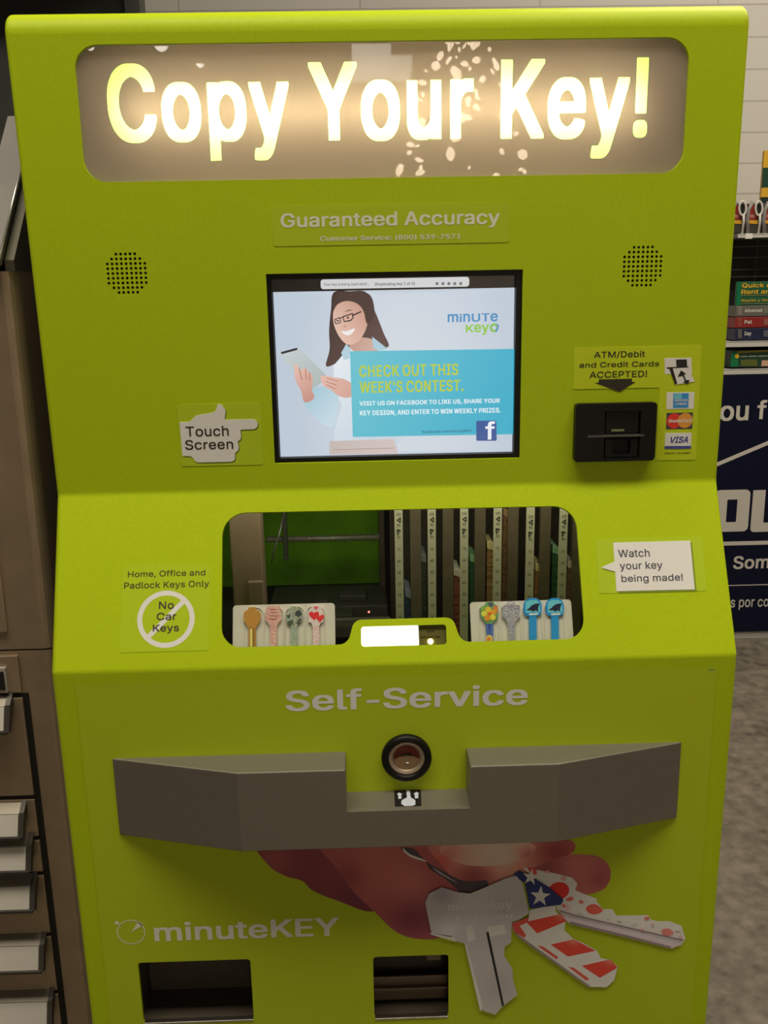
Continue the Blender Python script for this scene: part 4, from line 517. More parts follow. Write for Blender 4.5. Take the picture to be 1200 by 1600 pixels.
def build_fascia():
    s = Sheet(FU); bm = s.bm; rb = .013; t = rb*math.tan(math.radians(12.65)); rt_, rs = .024, .006
    zt = .507; th = .004
    HALF = {-1: [(.51, .388), (0, .383), (F2Z, .380), (-.67, .3765), (-1.4, .376)], 1: [(.51, .384), (0, .382), (F2Z, .3845), (-.67, .378), (-1.4, .377)]}
    def half(sx, z):                        # half width of the front at a height
        q = HALF[sx]
        for (z0, w0), (z1, w1) in zip(q, q[1:]):
            if z >= z1: return w0+(w1-w0)*(z0-z)/(z0-z1)
    def panel(fr, lo, hi, holes):
        s.fr = fr; h = lambda sx, v: sx*(half(sx, (fr @ Vector((0, v, 0))).z-Z0)-rs)
        v, tr = fill([[(h(-1, lo), lo), (h(1, lo), lo), (h(1, hi), hi), (h(-1, hi), hi)]]+holes)
        bv = [bm.verts.new(fr @ Vector((p.x, p.y, 0))) for p in v]
        for q in tr:
            try: bm.faces.new([bv[i] for i in q])
            except ValueError: pass
        for l in holes:
            A_ = [bm.verts.new(fr @ Vector((*p, 0))) for p in l]; B_ = [bm.verts.new(fr @ Vector((*p, -th))) for p in l]
            for i in range(len(l)): bm.faces.new((A_[i], A_[(i+1) % len(l)], B_[(i+1) % len(l)], B_[i]))
    LO = -1.31
    panel(FU, t, zt-rt_, [SIGN, SCREEN]+speaker_holes(*SPK[0])+speaker_holes(*SPK[1]))
    panel(FS, -SLEN+t, -t, [WIN, LABEL])
    panel(FL, LO, F2Z-t, [SLOT_L, SLOT_R])
    prof = [(.30, zt, 0, 1), (rt_, zt, 0, 1)]
    for k in range(1, 9):
        a = math.radians(90*k/8); prof.append((rt_-rt_*math.sin(a), zt-rt_+rt_*math.cos(a), -math.sin(a), math.cos(a)))
    th_ = math.radians(25.3)
    for k in range(7):                      # concave fold, then the convex one
        a = th_*k/6; n = (-math.cos(a), math.sin(a)); c = (-rb, t); prof.append((c[0]-n[0]*rb, c[1]-n[1]*rb, *n))
    for k in range(7):
        a = th_*(1-k/6); n = (-math.cos(a), math.sin(a)); c = (F2Y+rb, F2Z-t); prof.append((c[0]+n[0]*rb, c[1]+n[1]*rb, *n))
    prof.append((F2Y, LO, -1, 0))
    flat = {(9, 10), (16, 17), (23, 24)}
    rows = []
    for (y, z, ny, nz) in prof:
        rows.append([bm.verts.new((sx*(half(sx, z)-rs), y, z+Z0)) for sx in (-1, 1)])
    for i in range(len(prof)-1):
        if (i, i+1) in flat: continue
        f = bm.faces.new((rows[i][0], rows[i][1], rows[i+1][1], rows[i+1][0])); f.smooth = True
    for sx in (-1, 1):
        cols = []
        for (y, z, ny, nz) in prof:
            c = []
            for k in range(7):
                a = math.radians(15*k); d = rs*(1-math.cos(a)); x = half(sx, z)-rs+rs*math.sin(a)
                c.append(bm.verts.new((sx*x, y-ny*d, z-nz*d+Z0)))
            c.append(bm.verts.new((sx*half(sx, z), y-ny*.03, z-nz*.03+Z0)))
            cols.append(c)
        for a, b in zip(cols, cols[1:]):
            for k in range(7):
                f = bm.faces.new((a[k], a[k+1], b[k+1], b[k])); f.smooth = True
    bmesh.ops.remove_doubles(bm, verts=bm.verts, dist=1e-6)
    return obj('front_panel', bm, M_GREEN, kiosk)
fascia = build_fascia()

# body behind the front
bm = bmesh.new()
side = [(.03, .49), (.50, .49), (.50, -1.33), (-.05, -1.33), (-.05, -.20), (.03, -.02)]
for sx in (-1, 1):
    for a, b in ((.364, .368),):
        A_ = [bm.verts.new((sx*a, y, z+Z0)) for y, z in side]; B_ = [bm.verts.new((sx*b, y, z+Z0)) for y, z in side]
        bm.faces.new(A_); bm.faces.new(B_)
        for i in range(6): bm.faces.new((A_[i], A_[(i+1) % 6], B_[(i+1) % 6], B_[i]))
box(bm, (-.364, .49, Z0-1.33), (.364, .50, Z0+.49)); box(bm, (-.364, .03, Z0+.48), (.364, .49, Z0+.49))
obj('body', bm, mat('kiosk_body_grey', (.10, .10, .09), .5), kiosk)
obj('plinth', boxes(((-.36, -.05, 0), (.36, .49, Z0-1.31))), M_BLACK, kiosk)

# --- lit sign: a box with lamps behind a translucent panel
sign_box = bmesh.new()
for b in (((-.335, .088, .325), (.335, .092, .487)), ((-.335, .006, .481), (.335, .09, .487)), ((-.335, .006, .325), (.335, .09, .331)),
          ((-.335, .006, .325), (-.331, .09, .487)), ((.331, .006, .325), (.335, .09, .487))):
    box(sign_box, (b[0][0], b[0][1], b[0][2]+Z0), (b[1][0], b[1][1], b[1][2]+Z0))
obj('sign_box', sign_box, mat('grey_box_lining', (.22, .21, .19), .6), kiosk)
def film(name, diff, trans, gloss=True):
    M = bpy.data.materials.new(name); M.use_nodes = True; nt = M.node_tree; nt.nodes.clear()
    o = nt.nodes.new('ShaderNodeOutputMaterial'); d = nt.nodes.new('ShaderNodeBsdfDiffuse'); t = nt.nodes.new('ShaderNodeBsdfTranslucent')
    g = nt.nodes.new('ShaderNodeBsdfGlossy'); fr_ = nt.nodes.new('ShaderNodeFresnel'); ad = nt.nodes.new('ShaderNodeAddShader'); mx = nt.nodes.new('ShaderNodeMixShader')
    d.inputs[0].default_value = (*diff, 1); t.inputs[0].default_value = (*trans, 1); g.inputs[0].default_value = (1, 1, 1, 1); g.inputs['Roughness'].default_value = .006
    fr_.inputs[0].default_value = 1.5
    nt.links.new(d.outputs[0], ad.inputs[0]); nt.links.new(t.outputs[0], ad.inputs[1]); nt.links.new(fr_.outputs[0], mx.inputs[0])
    nt.links.new(ad.outputs[0], mx.inputs[1]); nt.links.new(g.outputs[0], mx.inputs[2]); nt.links.new(mx.outputs[0], o.inputs[0])
    return M
words = []
for s_, a, b in (('Copy', (171, 221), (449, 96)), ('Your', (485, 219), (741, 92)), ('Key!', (783, 216), (1018, 88))):
    words += ptext(PU, s_, 'C', a, b)
def z_line(l): return [(x, max(-9, y)) for x, y in l]
s = Sheet(FU); s.add([rrect(-.326, .331, .329, .480, .02, 4)]+words, n0=-.0065, n1=-.0045, walls=False)
sign_panel = s.out('sign_panel', film('smoky_sign_film', (.28, .24, .20), (.036, .0276, .0184)), kiosk)
s = Sheet(FU); s.add(words, n0=-.0065, n1=-.0045, walls=False)
s.out('lettering', film('green_white_letter_film', (.10, .16, .01), (.32, .80, .11)), sign_panel, label='glowing white and green Copy Your Key lettering')
M_LAMP = mat('fluorescent_tube', (.9, .9, .85), .4, emit=(1, .90, .68), strength=74)
for z in (.408,):
    bm = bmesh.new(); tube(bm, [(-.272, .030, Z0+z), (.272, .030, Z0+z)], .008, 10)
    obj('lamp_tube', bm, M_LAMP, kiosk)

# --- speakers behind the hole grids
for cx, cz in SPK:
    bm = bmesh.new(); f_ = FU @ Matrix.Translation((cx, cz, 0))
    lathe(bm, [(.036, -.006), (.036, -.03), (.008, -.03)], f_, 24, cap=True); lathe(bm, [(.034, -.010), (.010, -.022), (.0001, -.018)], f_, 24)
    obj('speaker', bm, M_BLACK, kiosk)

# --- touch screen
bm = bmesh.new(); s = Sheet(FU)
DISP = (-.1262, .0364, .1436, .2352)
s.add([rect(-.1345, .028, .1535, .2445), rect(*DISP)], n0=-.012, n1=-.0055)
s.add([rect(-.1298, .0330, .1480, .2388), rect(*DISP)], n0=-.0055, n1=-.0035)
s.add([rect(-.1345, .028, .1535, .2445)], n0=-.03, n1=-.0125)
screen = s.out('touch_screen', M_BLACK, kiosk, label='black framed touch screen showing an advertisement')
def S255(r, g, b): return lambda x, y: lin(r, g, b)
s = Sheet(FU); n = [-.0118]
C = crop(PU, 400, 400, 2.7273)
def lay(loops, col, step=0):
    s.add(loops, lin(*col) if isinstance(col, tuple) else col, n0=n[0]-.00005, n1=n[0], step=step, walls=False); n[0] += .00006
def mixc(a, b, t):
    t = max(0, min(1, t)); return tuple(p+(q-p)*t for p, q in zip(a, b))
lay(rect(*DISP), (26, 21, 18))
PAGE = rect(-.1255, .0368, .1432, .2219)
lay(PAGE, lambda x, y: lin(*mixc((205, 213, 222), (188, 200, 214), ((x-.02)/.12)**2 + max(0, (y-.15)/.1)*.4)), .008)
lay(rrect(-.0726, .2240, .0925, .2345, .003, 4), (205, 207, 208))
for t_, a, b in (('Your key is being duplicated...', (505, 446.5), (577, 441)), ('(Duplicating key 1 of 3)', (586, 446), (649, 440.5))):
    lay(ptext(PU, t_, 'M' if a[0] < 550 else 'B', a, b), (95, 90, 90))
for i in range(5): lay(circ(*C(775+25.5*i, 117), .0018, 10), (110, 112, 116))
# woman with a tablet: blue-white blouse, dark hair, glasses
def grad(P0, a, P1, b):
    p, q = Vector(C(*P0)), Vector(C(*P1)); d = q-p
    return lambda x, y: lin(*mixc(a, b, (Vector((x, y))-p).dot(d)/d.length_squared))
lay(blob(mp(C, [(330,155),(318,230),(310,320),(312,400),(296,470),(330,465),(372,430),(400,390),(470,360),(500,390),(566,388),(545,330),(505,230),(470,155),(400,150)])), grad((340,200), (62,46,42), (520,380), (92,70,68)), .006)
lay(mp(C, [(330,800),(335,740),(365,640),(330,560),(330,470),(372,420),(470,370),(560,395),(620,440),(620,780),(590,850),(330,850)]), grad((330,500), (222,230,236), (560,700), (196,210,222)), .006)
lay(blob(mp(C, [(232,575),(204,632),(245,690),(300,732),(332,725),(350,640),(340,560),(290,560)])), grad((232,600), (168,200,215), (330,700), (196,216,226)), .006)
lay(blob(mp(C, [(395,375),(420,410),(470,412),(520,410),(500,360),(440,350)])), grad((400,360), (190,150,135), (510,400), (205,172,158)), .006)
lay(blob(mp(C, [(330,225),(328,280),(345,330),(372,368),(400,380),(440,362),(470,310),(478,250),(460,205),(400,190),(350,195)])), grad((340,340), (226,190,174), (470,230), (196,150,132)), .005)
lay(blob(mp(C, [(372,300),(378,296),(384,302),(376,306)])), (196,146,130)); lay(mp(C, [(372,240),(395,229),(414,231),(396,234)]), (96,72,64))
lay(blob(mp(C, [(326,240),(345,208),(385,192),(430,203),(458,235),(474,290),(505,250),(485,165),(400,152),(342,165)])), (70, 52, 48))
lay(blob(mp(C, [(362,322),(385,322),(420,310),(408,332),(385,340)])), (236, 232, 230))
for q, qi in (([(333,270),(358,261),(362,284),(345,292),(334,288)], [(337,273),(355,266),(358,282),(345,288),(338,285)]), ([(367,258),(412,243),(416,266),(402,279),(374,283)], [(372,262),(408,249),(411,265),(400,274),(377,278)])):
    lay([mp(C, q), mp(C, qi)], (44, 38, 42))
lay(mp(C, [(357,264),(369,260),(369,264),(357,268)]), (44, 38, 42))
lay(mp(C, [(408,252),(448,235),(450,240),(410,258)]), (45, 38, 42))
for ex in ((347,277), (391,264)): lay(circ(*C(*ex), .0014, 10, .0010), (70, 50, 46))
lay(mp(C, [(362,415),(385,375),(402,400),(398,440),(375,445)]), (176, 205, 218)); lay(mp(C, [(495,345),(565,400),(525,405),(500,395)]), (170, 200, 214))
lay(rpoly([(*C(92,415),.001), (*C(180,392),.001), (*C(305,520),.002), (*C(232,578),.002)], 3), grad((100,410), (196,205,206), (250,570), (172,184,182)), .006)
lay(mp(C, [(102,412),(172,393),(175,402),(106,421)]), (50, 48, 52))
lay(blob(mp(C, [(160,470),(172,465),(185,490),(205,480),(222,495),(240,520),(236,570),(246,610),(205,628),(190,580),(165,530)])), grad((165,480), (226,186,172), (240,610), (196,146,132)), .005)
lay(blob(mp(C, [(275,515),(330,520),(380,530),(420,560),(430,590),(390,608),(350,600),(320,575),(285,555)])), grad((290,530), (224,182,168), (420,600), (205,160,146)), .005)
lay(mp(C, [(312,795),(590,785),(608,850),(312,853)]), grad((330,800), (196,182,176), (600,840), (206,192,190)), .008)
lay(mp(C, [(400,408),(1107,398),(1103,765),(412,777)]), grad((410,500), (104,190,205), (1000,700), (62,172,200)), .01)
for t_, a, b, c_ in (('CHECK OUT THIS', (440,519), (866,461), (178,198,70)), ('WEEK\'S CONTEST.', (442,588), (888,530), (178,198,70)),
                     ('VISIT US ON FACEBOOK TO LIKE US, SHARE YOUR', (441,642), (1044,611), (226,238,240)),
                     ('KEY DESIGN, AND ENTER TO WIN WEEKLY PRIZES.', (443,684), (1048,651), (226,238,240))):
    lay(ptext(C, t_, 'C', a, b), c_)
lay(ptext(C, 'facebook.com/minuteKEY', 'M', (708,760), (926,744)), (50, 92, 120))
lay(rpoly([(*C(943,707),.0015), (*C(1029,706),.0015), (*C(1031,793),.0015), (*C(943,793),.0015)], 3), grad((985,700), (52,84,150), (985,790), (66,92,150)), .006)
lay(ptext(C, 'f', 'B', (981,788), (1024,712)), (232, 236, 242))
lay(ptext(C, 'minUTe', 'B', (820,283), (1036,244), uni=True), (74, 140, 190))
lay(ptext(C, 'Key', 'B', (898,327), (998,292), uni=True), (142, 196, 70))
lay([circ(*C(1020,307), .0050, 20), circ(*C(1020,307), .0024, 14)], (132, 188, 90)); lay(mp(C, [(1030,285),(1042,300),(1032,325),(1024,322),(1034,304)]), (74,140,190))
for q in ([(178,478),(182,478),(196,530),(192,532)], [(207,484),(211,484),(214,528),(210,530)], [(224,498),(228,500),(228,536),(224,536)], [(300,522),(350,536),(349,539),(299,525)], [(296,536),(344,552),(342,555),(295,539)], [(300,550),(338,568),(336,571),(299,553)]): lay(mp(C, q), (176,124,110))
for q in ([(410,300),(414,300),(440,420),(436,420)], [(330,830),(590,822),(590,825),(330,833)]): lay(mp(C, q), (168,150,140)) if q[0][1] > 500 else None
s.out('display', M_SCREEN, screen, label='bright picture of a woman with glasses holding a tablet')

# --- stickers on the upper panel
M_FILM = mat('clear_sticker_film', (.47, .57, .035), .28)
def sticker(name, fr, outline, film_rgb, E, label, parent=kiosk):
    s = Sheet(fr); s.add(outline, alb(film_rgb, E), n0=0, n1=.0004); return s.out(name, M_PRINT, parent, label=label)
def letters(fr, loops, rgb, E, parent, name='lettering', n0=.0004, n1=.0006, label=None):
    s = Sheet(fr)
    for l in (loops if isinstance(loops[0][0], list) else [loops]): s.add(l, alb(rgb, E), n0=n0, n1=n1, walls=False)
    return s.out(name, M_PRINT, parent, label=label)
k1 = sticker('title_sticker', FU, rrect(-.1215, .2700, .1345, .3115, .003), (128,134,18), EU, 'clear sticker reading Guaranteed Accuracy')
letters(FU, [ptext(PU, 'Guaranteed Accuracy', 'B', (439,355.5), (781,328)), ptext(PU, 'Customer Service: (800) 539-7571', 'B', (500,376.5), (720,365.5))], (184,176,122), EU, k1)

k2 = sticker('hand_sticker', FU, rrect(-.238, .0303, -.1445, .1012, .003), (130,137,20), EU, 'clear sticker with a pointing hand reading Touch Screen')
T = crop(PU, 260, 610, 7.0588)
hand = blob(mp(T, [(145,352),(200,352),(260,345),(290,305),(350,270),(500,245),(545,225),(562,165),(588,148),(630,180),(655,250),(648,312)]), 4)[:44]
hand = rpoly([(*T(145,350),.0008), (*T(255,347),.002), (*T(330,275),.006), (*T(500,248),.006), (*T(548,222),.003), (*T(565,150),.003), (*T(600,148),.004),
              (*T(655,215),.006), (*T(642,322),.0012), (*T(1010,316),.0055), (*T(1005,425),.0055), (*T(815,432),.0015), (*T(830,540),.006), (*T(785,560),.001),
              (*T(805,650),.006), (*T(757,690),.001), (*T(758,785),.005), (*T(330,795),.006), (*T(280,725),.005), (*T(178,722),.0012)], 5)
sh = [(x+.0012, y-.0014) for x, y in hand]
s = Sheet(FU); s.add(sh, alb((84,92,22), EU), n0=.0004, n1=.0005, walls=False); s.add(hand, alb((172,160,136), EU), n0=.0004, n1=.0008)
s.out('pointing_hand', M_PRINT, k2)
letters(FU, [ptext(PU, 'Touch', 'M', (291,682), (357,665)), ptext(PU, 'Screen', 'M', (290,702.5), (364,686))], (46,36,28), EU, k2, n0=.0008, n1=.0010)

atm = rpoly([(.2093,.1545,.002), (.3535,.1555,.002), (.3550,.0247,.002), (.3080,.0247,.002), (.3080,.1088,.001), (.2093,.1088,.002)], 3)
k3 = sticker('payment_sticker', FU, atm, (140,143,18), EU, 'clear sticker reading ATM/Debit and Credit Cards ACCEPTED')
letters(FU, [ptext(PU, 'ATM/Debit', 'M', (928,559), (1008,548)), ptext(PU, 'and Credit Cards', 'M', (905,574.5), (1030,564)), ptext(PU, 'ACCEPTED!', 'M', (921,590.5), (1011,579)),
             rpoly([(.2380,.1157,0), (.2384,.1194,0), (.2760,.1194,0), (.2764,.1157,0), (.2805,.1157,0), (.2626,.1050,0), (.2335,.1157,0)])], (40,34,22), EU, k3)
A4 = crop(PU, 840, 500, 3.3333)
def card(rgb, pts, name, extra, label):
    s = Sheet(FU); s.add(pts, alb(rgb, EU), n0=.0004, n1=.0006); q = [.0007]
    for l, c_ in extra: s.add(l, alb(c_, EU), n0=.0006, n1=q[0], walls=False); q[0] += .0001
    return s.out(name, M_PRINT, k3, label=label)
card((168,158,146), mp(A4, [(660,198),(800,196),(803,280),(662,282)]), 'card_insert_picture',
     [(mp(A4, [(720,206),(776,205),(778,244),(784,244),(784,252),(672,254),(672,246),(722,244)]), (36,30,24)), (mp(A4, [(690,252),(780,248),(818,320),(722,336)]), (196,188,178)),
      (mp(A4, [(684,250),(702,250),(726,330),(714,334)]), (34,28,22)),
      (mp(A4, [(745,262),(772,280),(760,284),(772,312),(790,312),(782,334),(756,324),(766,318),(754,290),(728,296)]), (30,26,22))], 'small picture of a card going into a slot')
card((176,172,166), mp(A4, [(672,376),(816,375),(812,462),(670,465)]), 'card_logo',
     [(mp(A4, [(706,382),(786,381),(784,456),(704,458)]), (46,100,128)), (mp(A4, [(710,384),(750,383),(748,410),(708,412)]), (84,136,152)),
      (ptext(A4, 'AMERICAN', 'B', (711,424), (779,411)), (190,208,215)), (ptext(A4, 'EXPRESS', 'B', (715,443), (775,430)), (190,208,215))], 'blue payment card logo')
card((52,44,50), mp(A4, [(672,484),(808,481),(804,566),(668,568)]), 'card_logo',
     [(circ(*A4(711,525), .0087, 28), (168,40,28)), (circ(*A4(767,523), .0087, 28), (184,106,38)), (ptext(A4, 'MasterCard', 'B', (682,534), (800,514)), (222,200,170))], 'red and orange payment card logo')
card((178,172,166), mp(A4, [(664,588),(802,587),(798,670),(660,671)]), 'card_logo',
     [(mp(A4, [(661,656),(799,655),(798,670),(660,671)]), (52,54,90)), (ptext(A4, 'VISA', 'B', (684,640), (783,606), slant=.22), (42,44,84))], 'white and navy payment card logo')
letters(FU, [ptext(PU, 'CREDIT OR DEBIT', 'B', (1038,709.5), (1079,706))], (40,34,22), EU, k3)

# --- card reader
s = Sheet(FU)
R_ = (.2112, .0266, .3036, .0931)
s.add([rrect(*R_, .004, 5), rect(.2445, .0300, .2855, .0840)], n0=0, n1=.010)
s.add(rect(.2440, .0295, .2860, .0845), n0=-.0005, n1=.0012)
s.add(rrect(.2465, .0585, .2835, .0830, .002, 3), n0=.0012, n1=.0075)
s.add([rect(.2465, .0315, .2835, .0520), rrect(.2545, .034, .2755, .0520, .004, 3)], n0=.0012, n1=.0085)
reader = s.out('card_reader', M_BLACK, kiosk, bevel=.0012, label='black plastic card reader with a horizontal slot')
s = Sheet(FU); s.add(rrect(.2255, .0548, .2900, .0572, .0006, 2), n0=.001, n1=.0104); s.out('slot_lip', mat('grey_plastic_edge', (.09,.085,.08), .3), reader)
s = Sheet(FU); s.add(rect(.2530, .0608, .2675, .0632), n0=.0075, n1=.0085); s.out('slot_light', mat('dull_green_window', (.22,.27,.12), .3), reader)

# --- stickers on the sloping panel
k4 = sticker('home_keys_sticker', FS, rrect(-.3048, -.1812, -.2062, -.0842, .002), (162,177,26), ES, 'clear sticker reading Home, Office and Padlock Keys Only')
letters(FS, [ptext(PS, 'Home, Office and', 'M', (200,902), (321,890)), ptext(PS, 'Padlock Keys Only', 'M', (194,920), (327,907))], (74,68,34), ES, k4)
cx, cz, R1, R2 = -.2545, -.1452, .0320, .0264
ring = [circ(cx, cz, R1, 48), circ(cx, cz, R2, 48)]
d_ = Vector((.70, .71)); e_ = Vector((-.71, .70))*.0028
bar = [tuple(Vector((cx, cz))+d_*(t*.0275)+e_*u) for t, u in ((-1,-1), (1,-1), (1,1), (-1,1))]
s = Sheet(FS); s.add(ring, alb((226,214,196), ES), n0=.0004, n1=.0005, walls=False); s.add(bar, alb((226,214,196), ES), n0=.0004, n1=.00055, walls=False); s.out('prohibition_ring', M_PRINT, k4, label='white no-entry ring')
letters(FS, [ptext(PS, 'No', 'M', (248.5,951.5), (272,939.5)), ptext(PS, 'Car', 'M', (245,969), (276,957)), ptext(PS, 'Keys', 'M', (239,987), (280,975))], (70,58,48), ES, k4, n0=.0006, n1=.0008)
k5 = sticker('watch_sticker', FS, rrect(.2336, -.1290, .3560, -.0668, .002), (162,176,32), ES, 'clear sticker with a white speech bubble reading Watch your key being made')
bub = [(.2539,-.0711), (.3426,-.0710), (.3424,-.1271), (.2531,-.1270), (.2535,-.1045), (.2375,-.0995), (.2535,-.0930)]
s = Sheet(FS); s.add([(x+.002, y-.0022) for x, y in bub], alb((118,130,36), ES), n0=.0004, n1=.0005, walls=False); s.add(bub, alb((212,200,180), ES), n0=.0004, n1=.0008); s.out('speech_bubble', M_PRINT, k5, label='white speech bubble')
letters(FS, [ptext(PS, 'Watch', 'M', (966,871), (1014,858)), ptext(PS, 'your key', 'M', (968.5,890), (1034,877)), ptext(PS, 'being made!', 'M', (971,909.5), (1066,896.5))], (78,74,74), ES, k5, n0=.0008, n1=.0010)

# --- lit label in the bump under the window
s = Sheet(FS); s.add(rrect(-.0385, -.183, .0275, -.158, .003), (.9,.9,.88), n0=-.006, n1=-.0042)
lit = s.out('lit_label', mat('white_backlit_label', (.8,.8,.78), .4, emit=(1,.98,.93), strength=1.6), kiosk, label='white glowing label under the window')
s = Sheet(FS); s.add(rrect(.0280, -.183, .0605, -.158, .003), (.12,.11,.03), n0=-.006, n1=-.0045)  # olive base colour carries the glow of the indicator light
k6 = s.out('accept_label', M_PRINT, kiosk, label='dark label with a yellow light reading KEY ACCEPTED')
letters(FS, [ptext(PS, 'KEY', 'B', (668,988), (679,984.5)), ptext(PS, 'ACCEPTED', 'B', (657,997), (688,993))], (20,18,8), ES, k6, n0=-.0045, n1=-.0043)
bm = bmesh.new(); p = PS(673, 1002); lathe(bm, [(.0032, -.0046), (.003, -.0032), (.002, -.0022), (.0006, -.0018)], FS @ Matrix.Translation((*p, 0)), 16, cap=True)
obj('indicator_light', bm, mat('yellow_lamp', (.8,.7,.2), .3, emit=(1,.85,.25), strength=9), k6)

# --- inside of the viewing window
M_CAV = mat('cavity_sheet', (.10, .105, .07), .5, noise=.15, scale=30)
bm = boxes(((-.362, .345, Z0-.30), (.362, .350, Z0+.005)), ((-.362, -.055, Z0-.305), (.362, .35, Z0-.30)), ((-.362, .01, Z0+.003), (.362, .35, Z0+.008)),
           ((-.362, .02, Z0-.30), (-.357, .345, Z0+.003)), ((.357, .02, Z0-.30), (.362, .345, Z0+.003)))
obj('machine_chamber', bm, M_CAV, kiosk)
M_OLIVE = mat('olive_plastic', (.16, .125, .075), .45, noise=.12, scale=60)
M_STRIP = mat('cream_strip', (.62, .60, .40), .45)
obj('back_plate', boxes(((-.30, .300, Z0-.212), (-.010, .306, Z0-.005))), mat('dark_green_plate', (.17, .42, .012), .5, spec=.1, noise=.3, scale=14), kiosk, label='dark green plate')
obj('post', boxes(((-.0095, .285, Z0-.225), (-.001, .30, Z0-.005))), mat('brown_post_paint', (.20,.15,.105), .5), kiosk, bevel=.001)
bm = boxes(((-.2010, .085, Z0-.20), (-.1615, .12, Z0-.003)), ((-.181, .080, Z0-.20), (-.1613, .086, Z0-.135)))
obj('side_column', bm, mat('tan_column_paint', (.33,.24,.15), .55, noise=.1, scale=25), kiosk, bevel=.002)
bm = bmesh.new(); tube(bm, [(-.168, .20, Z0-.112), (-.010, .20, Z0-.113)], .0038, 10)
for i in range(60):
    x = -.166+i*.0026; tube(bm, [(x, .20+.0042*math.cos(a), Z0-.1125+.0042*math.sin(a)) if False else (x+.0012*a/6.28, .20+.0042*math.cos(a), Z0-.1125+.0042*math.sin(a)) for a in [k*math.pi/4 for k in range(9)]], .0008, 4)
obj('threaded_rod', bm, mat('dark_steel', (.40,.38,.30), .35, .6), kiosk)
obj('bracket', boxes(((-.1440, .190, Z0-.138), (-.1385, .205, Z0-.068)), ((-.1445, .186, Z0-.140), (-.137, .190, Z0-.134))), mat('bracket_grey', (.12,.12,.10), .4, .5), kiosk, bevel=.0008)
bm = bmesh.new(); tube(bm, [(-.1365, .16, Z0-.062), (-.1385, .16, Z0-.066), (-.1545, .15, Z0-.118), (-.1570, .15, Z0-.132)], .0009, 6); tube(bm, [(-.1365, .165, Z0-.063), (-.151, .155, Z0-.112), (-.1570, .15, Z0-.132)], .0007, 6)
obj('wire_loop', bm, M_STEEL, kiosk)
obj('machine_deck', boxes(((-.17, .20, Z0-.245), (.0, .30, Z0-.213)), ((-.12, .17, Z0-.25), (-.05, .2, Z0-.215)), ((-.03, .15, Z0-.27), (.0, .2, Z0-.225)), ((-.10, .19, Z0-.216), (-.085, .21, Z0-.20)), ((-.07, .22, Z0-.214), (-.03, .25, Z0-.204))), mat('deck_grey', (.10,.095,.08), .45, .2, noise=.2, scale=60), kiosk, bevel=.002)
bm = bmesh.new(); lathe(bm, [(.0001, .022), (.011, .022), (.012, .020), (.012, 0)], Matrix.Translation((-.128, .17, Z0-.225)), 20)
obj('knob', bm, mat('pale_green_plastic', (.22,.36,.14), .4), kiosk)
bm = bmesh.new(); bmesh.ops.create_uvsphere(bm, u_segments=10, v_segments=8, radius=.0013, matrix=Matrix.Translation((-.0275, .10, Z0-.187)))
obj('red_indicator_light', bm, mat('red_lamp', (.6,.05,.03), .3, emit=(1,.12,.08), strength=6), kiosk)
obj('lower_rail', boxes(((-.16, .095, Z0-.205), (.0, .105, Z0-.196))), mat('rail_grey', (.16,.15,.12), .4, .3), kiosk)

def magazine(px, first, row0):
    P = meas(FY(.10)); x = P(px, 795)[0]; w_ = .0052
    s = Sheet(FY(.10)); s.add(rect(x-w_, -.27, x+w_, .0), n0=-.004, n1=0, back=True)
    o = s.out('magazine_strip', M_STRIP, kiosk)
    s = Sheet(FY(.10)); seq = ['100', '', '95', '', '90', '75', '60', '50', '40', '30', '20', '10']
    ys = [804, 813, 821, 832, 840, 859, 877, 895, 912, 930, 947, 964]
    for t, y in zip(seq, ys):
        z = P(600, y+row0)[1]+(px-600)*-.00001
        if t: s.add(text(t, 'M', x-.0021 if len(t) < 3 else x-.0030, x+.0021 if len(t) < 3 else x+.0030, z-.0018, z+.0018), (.07,.07,.045), n0=0, n1=.0003, walls=False)
        else:
            k = 1 if y < 820 else -1
            s.add([[(x+.0028, z-.0042*k), (x+.0028, z+.0042*k), (x-.0030, z)], [(x+.0016, z-.0016*k), (x+.0016, z+.0016*k), (x-.0008, z)]] if k == 1 else
                  [[(x-.0028, z+.0040), (x+.0030, z+.0030), (x-.0018, z-.0048)], [(x-.0012, z+.0018), (x+.0010, z+.0013), (x-.0010, z-.0014)]], (.025,.025,.018), n0=0, n1=.0003, walls=False)
    s.out('number_scale', M_PRINT, o)
    return x
XS = [magazine(px, 0, r) for px, r in ((622.5, 0), (674.5, 0), (725.5, 0), (778, 0), (829.5, 6), (881.5, 6))]
for i, x in enumerate(XS):                  # the channel walls between the strips
    obj('channel_wall', boxes(((x+.0155, .115, Z0-.28), (x+.0295, .125, Z0))), M_OLIVE, kiosk)
obj('channel_back', boxes(((.004, .190, Z0-.29), (.30, .195, Z0))), mat('channel_brown', (.06,.045,.028), .6), kiosk)

lamp = area('added_chamber_light', (.02, .06, Z0-.004), (.55, .07), .30, (1, .95, .75)); lamp.parent = kiosk  # fill light added to brighten the chamber; no lamp is visible there
lamp.location = Vector((.02, .06, Z0-.004)) - Vector(kiosk['_w'])

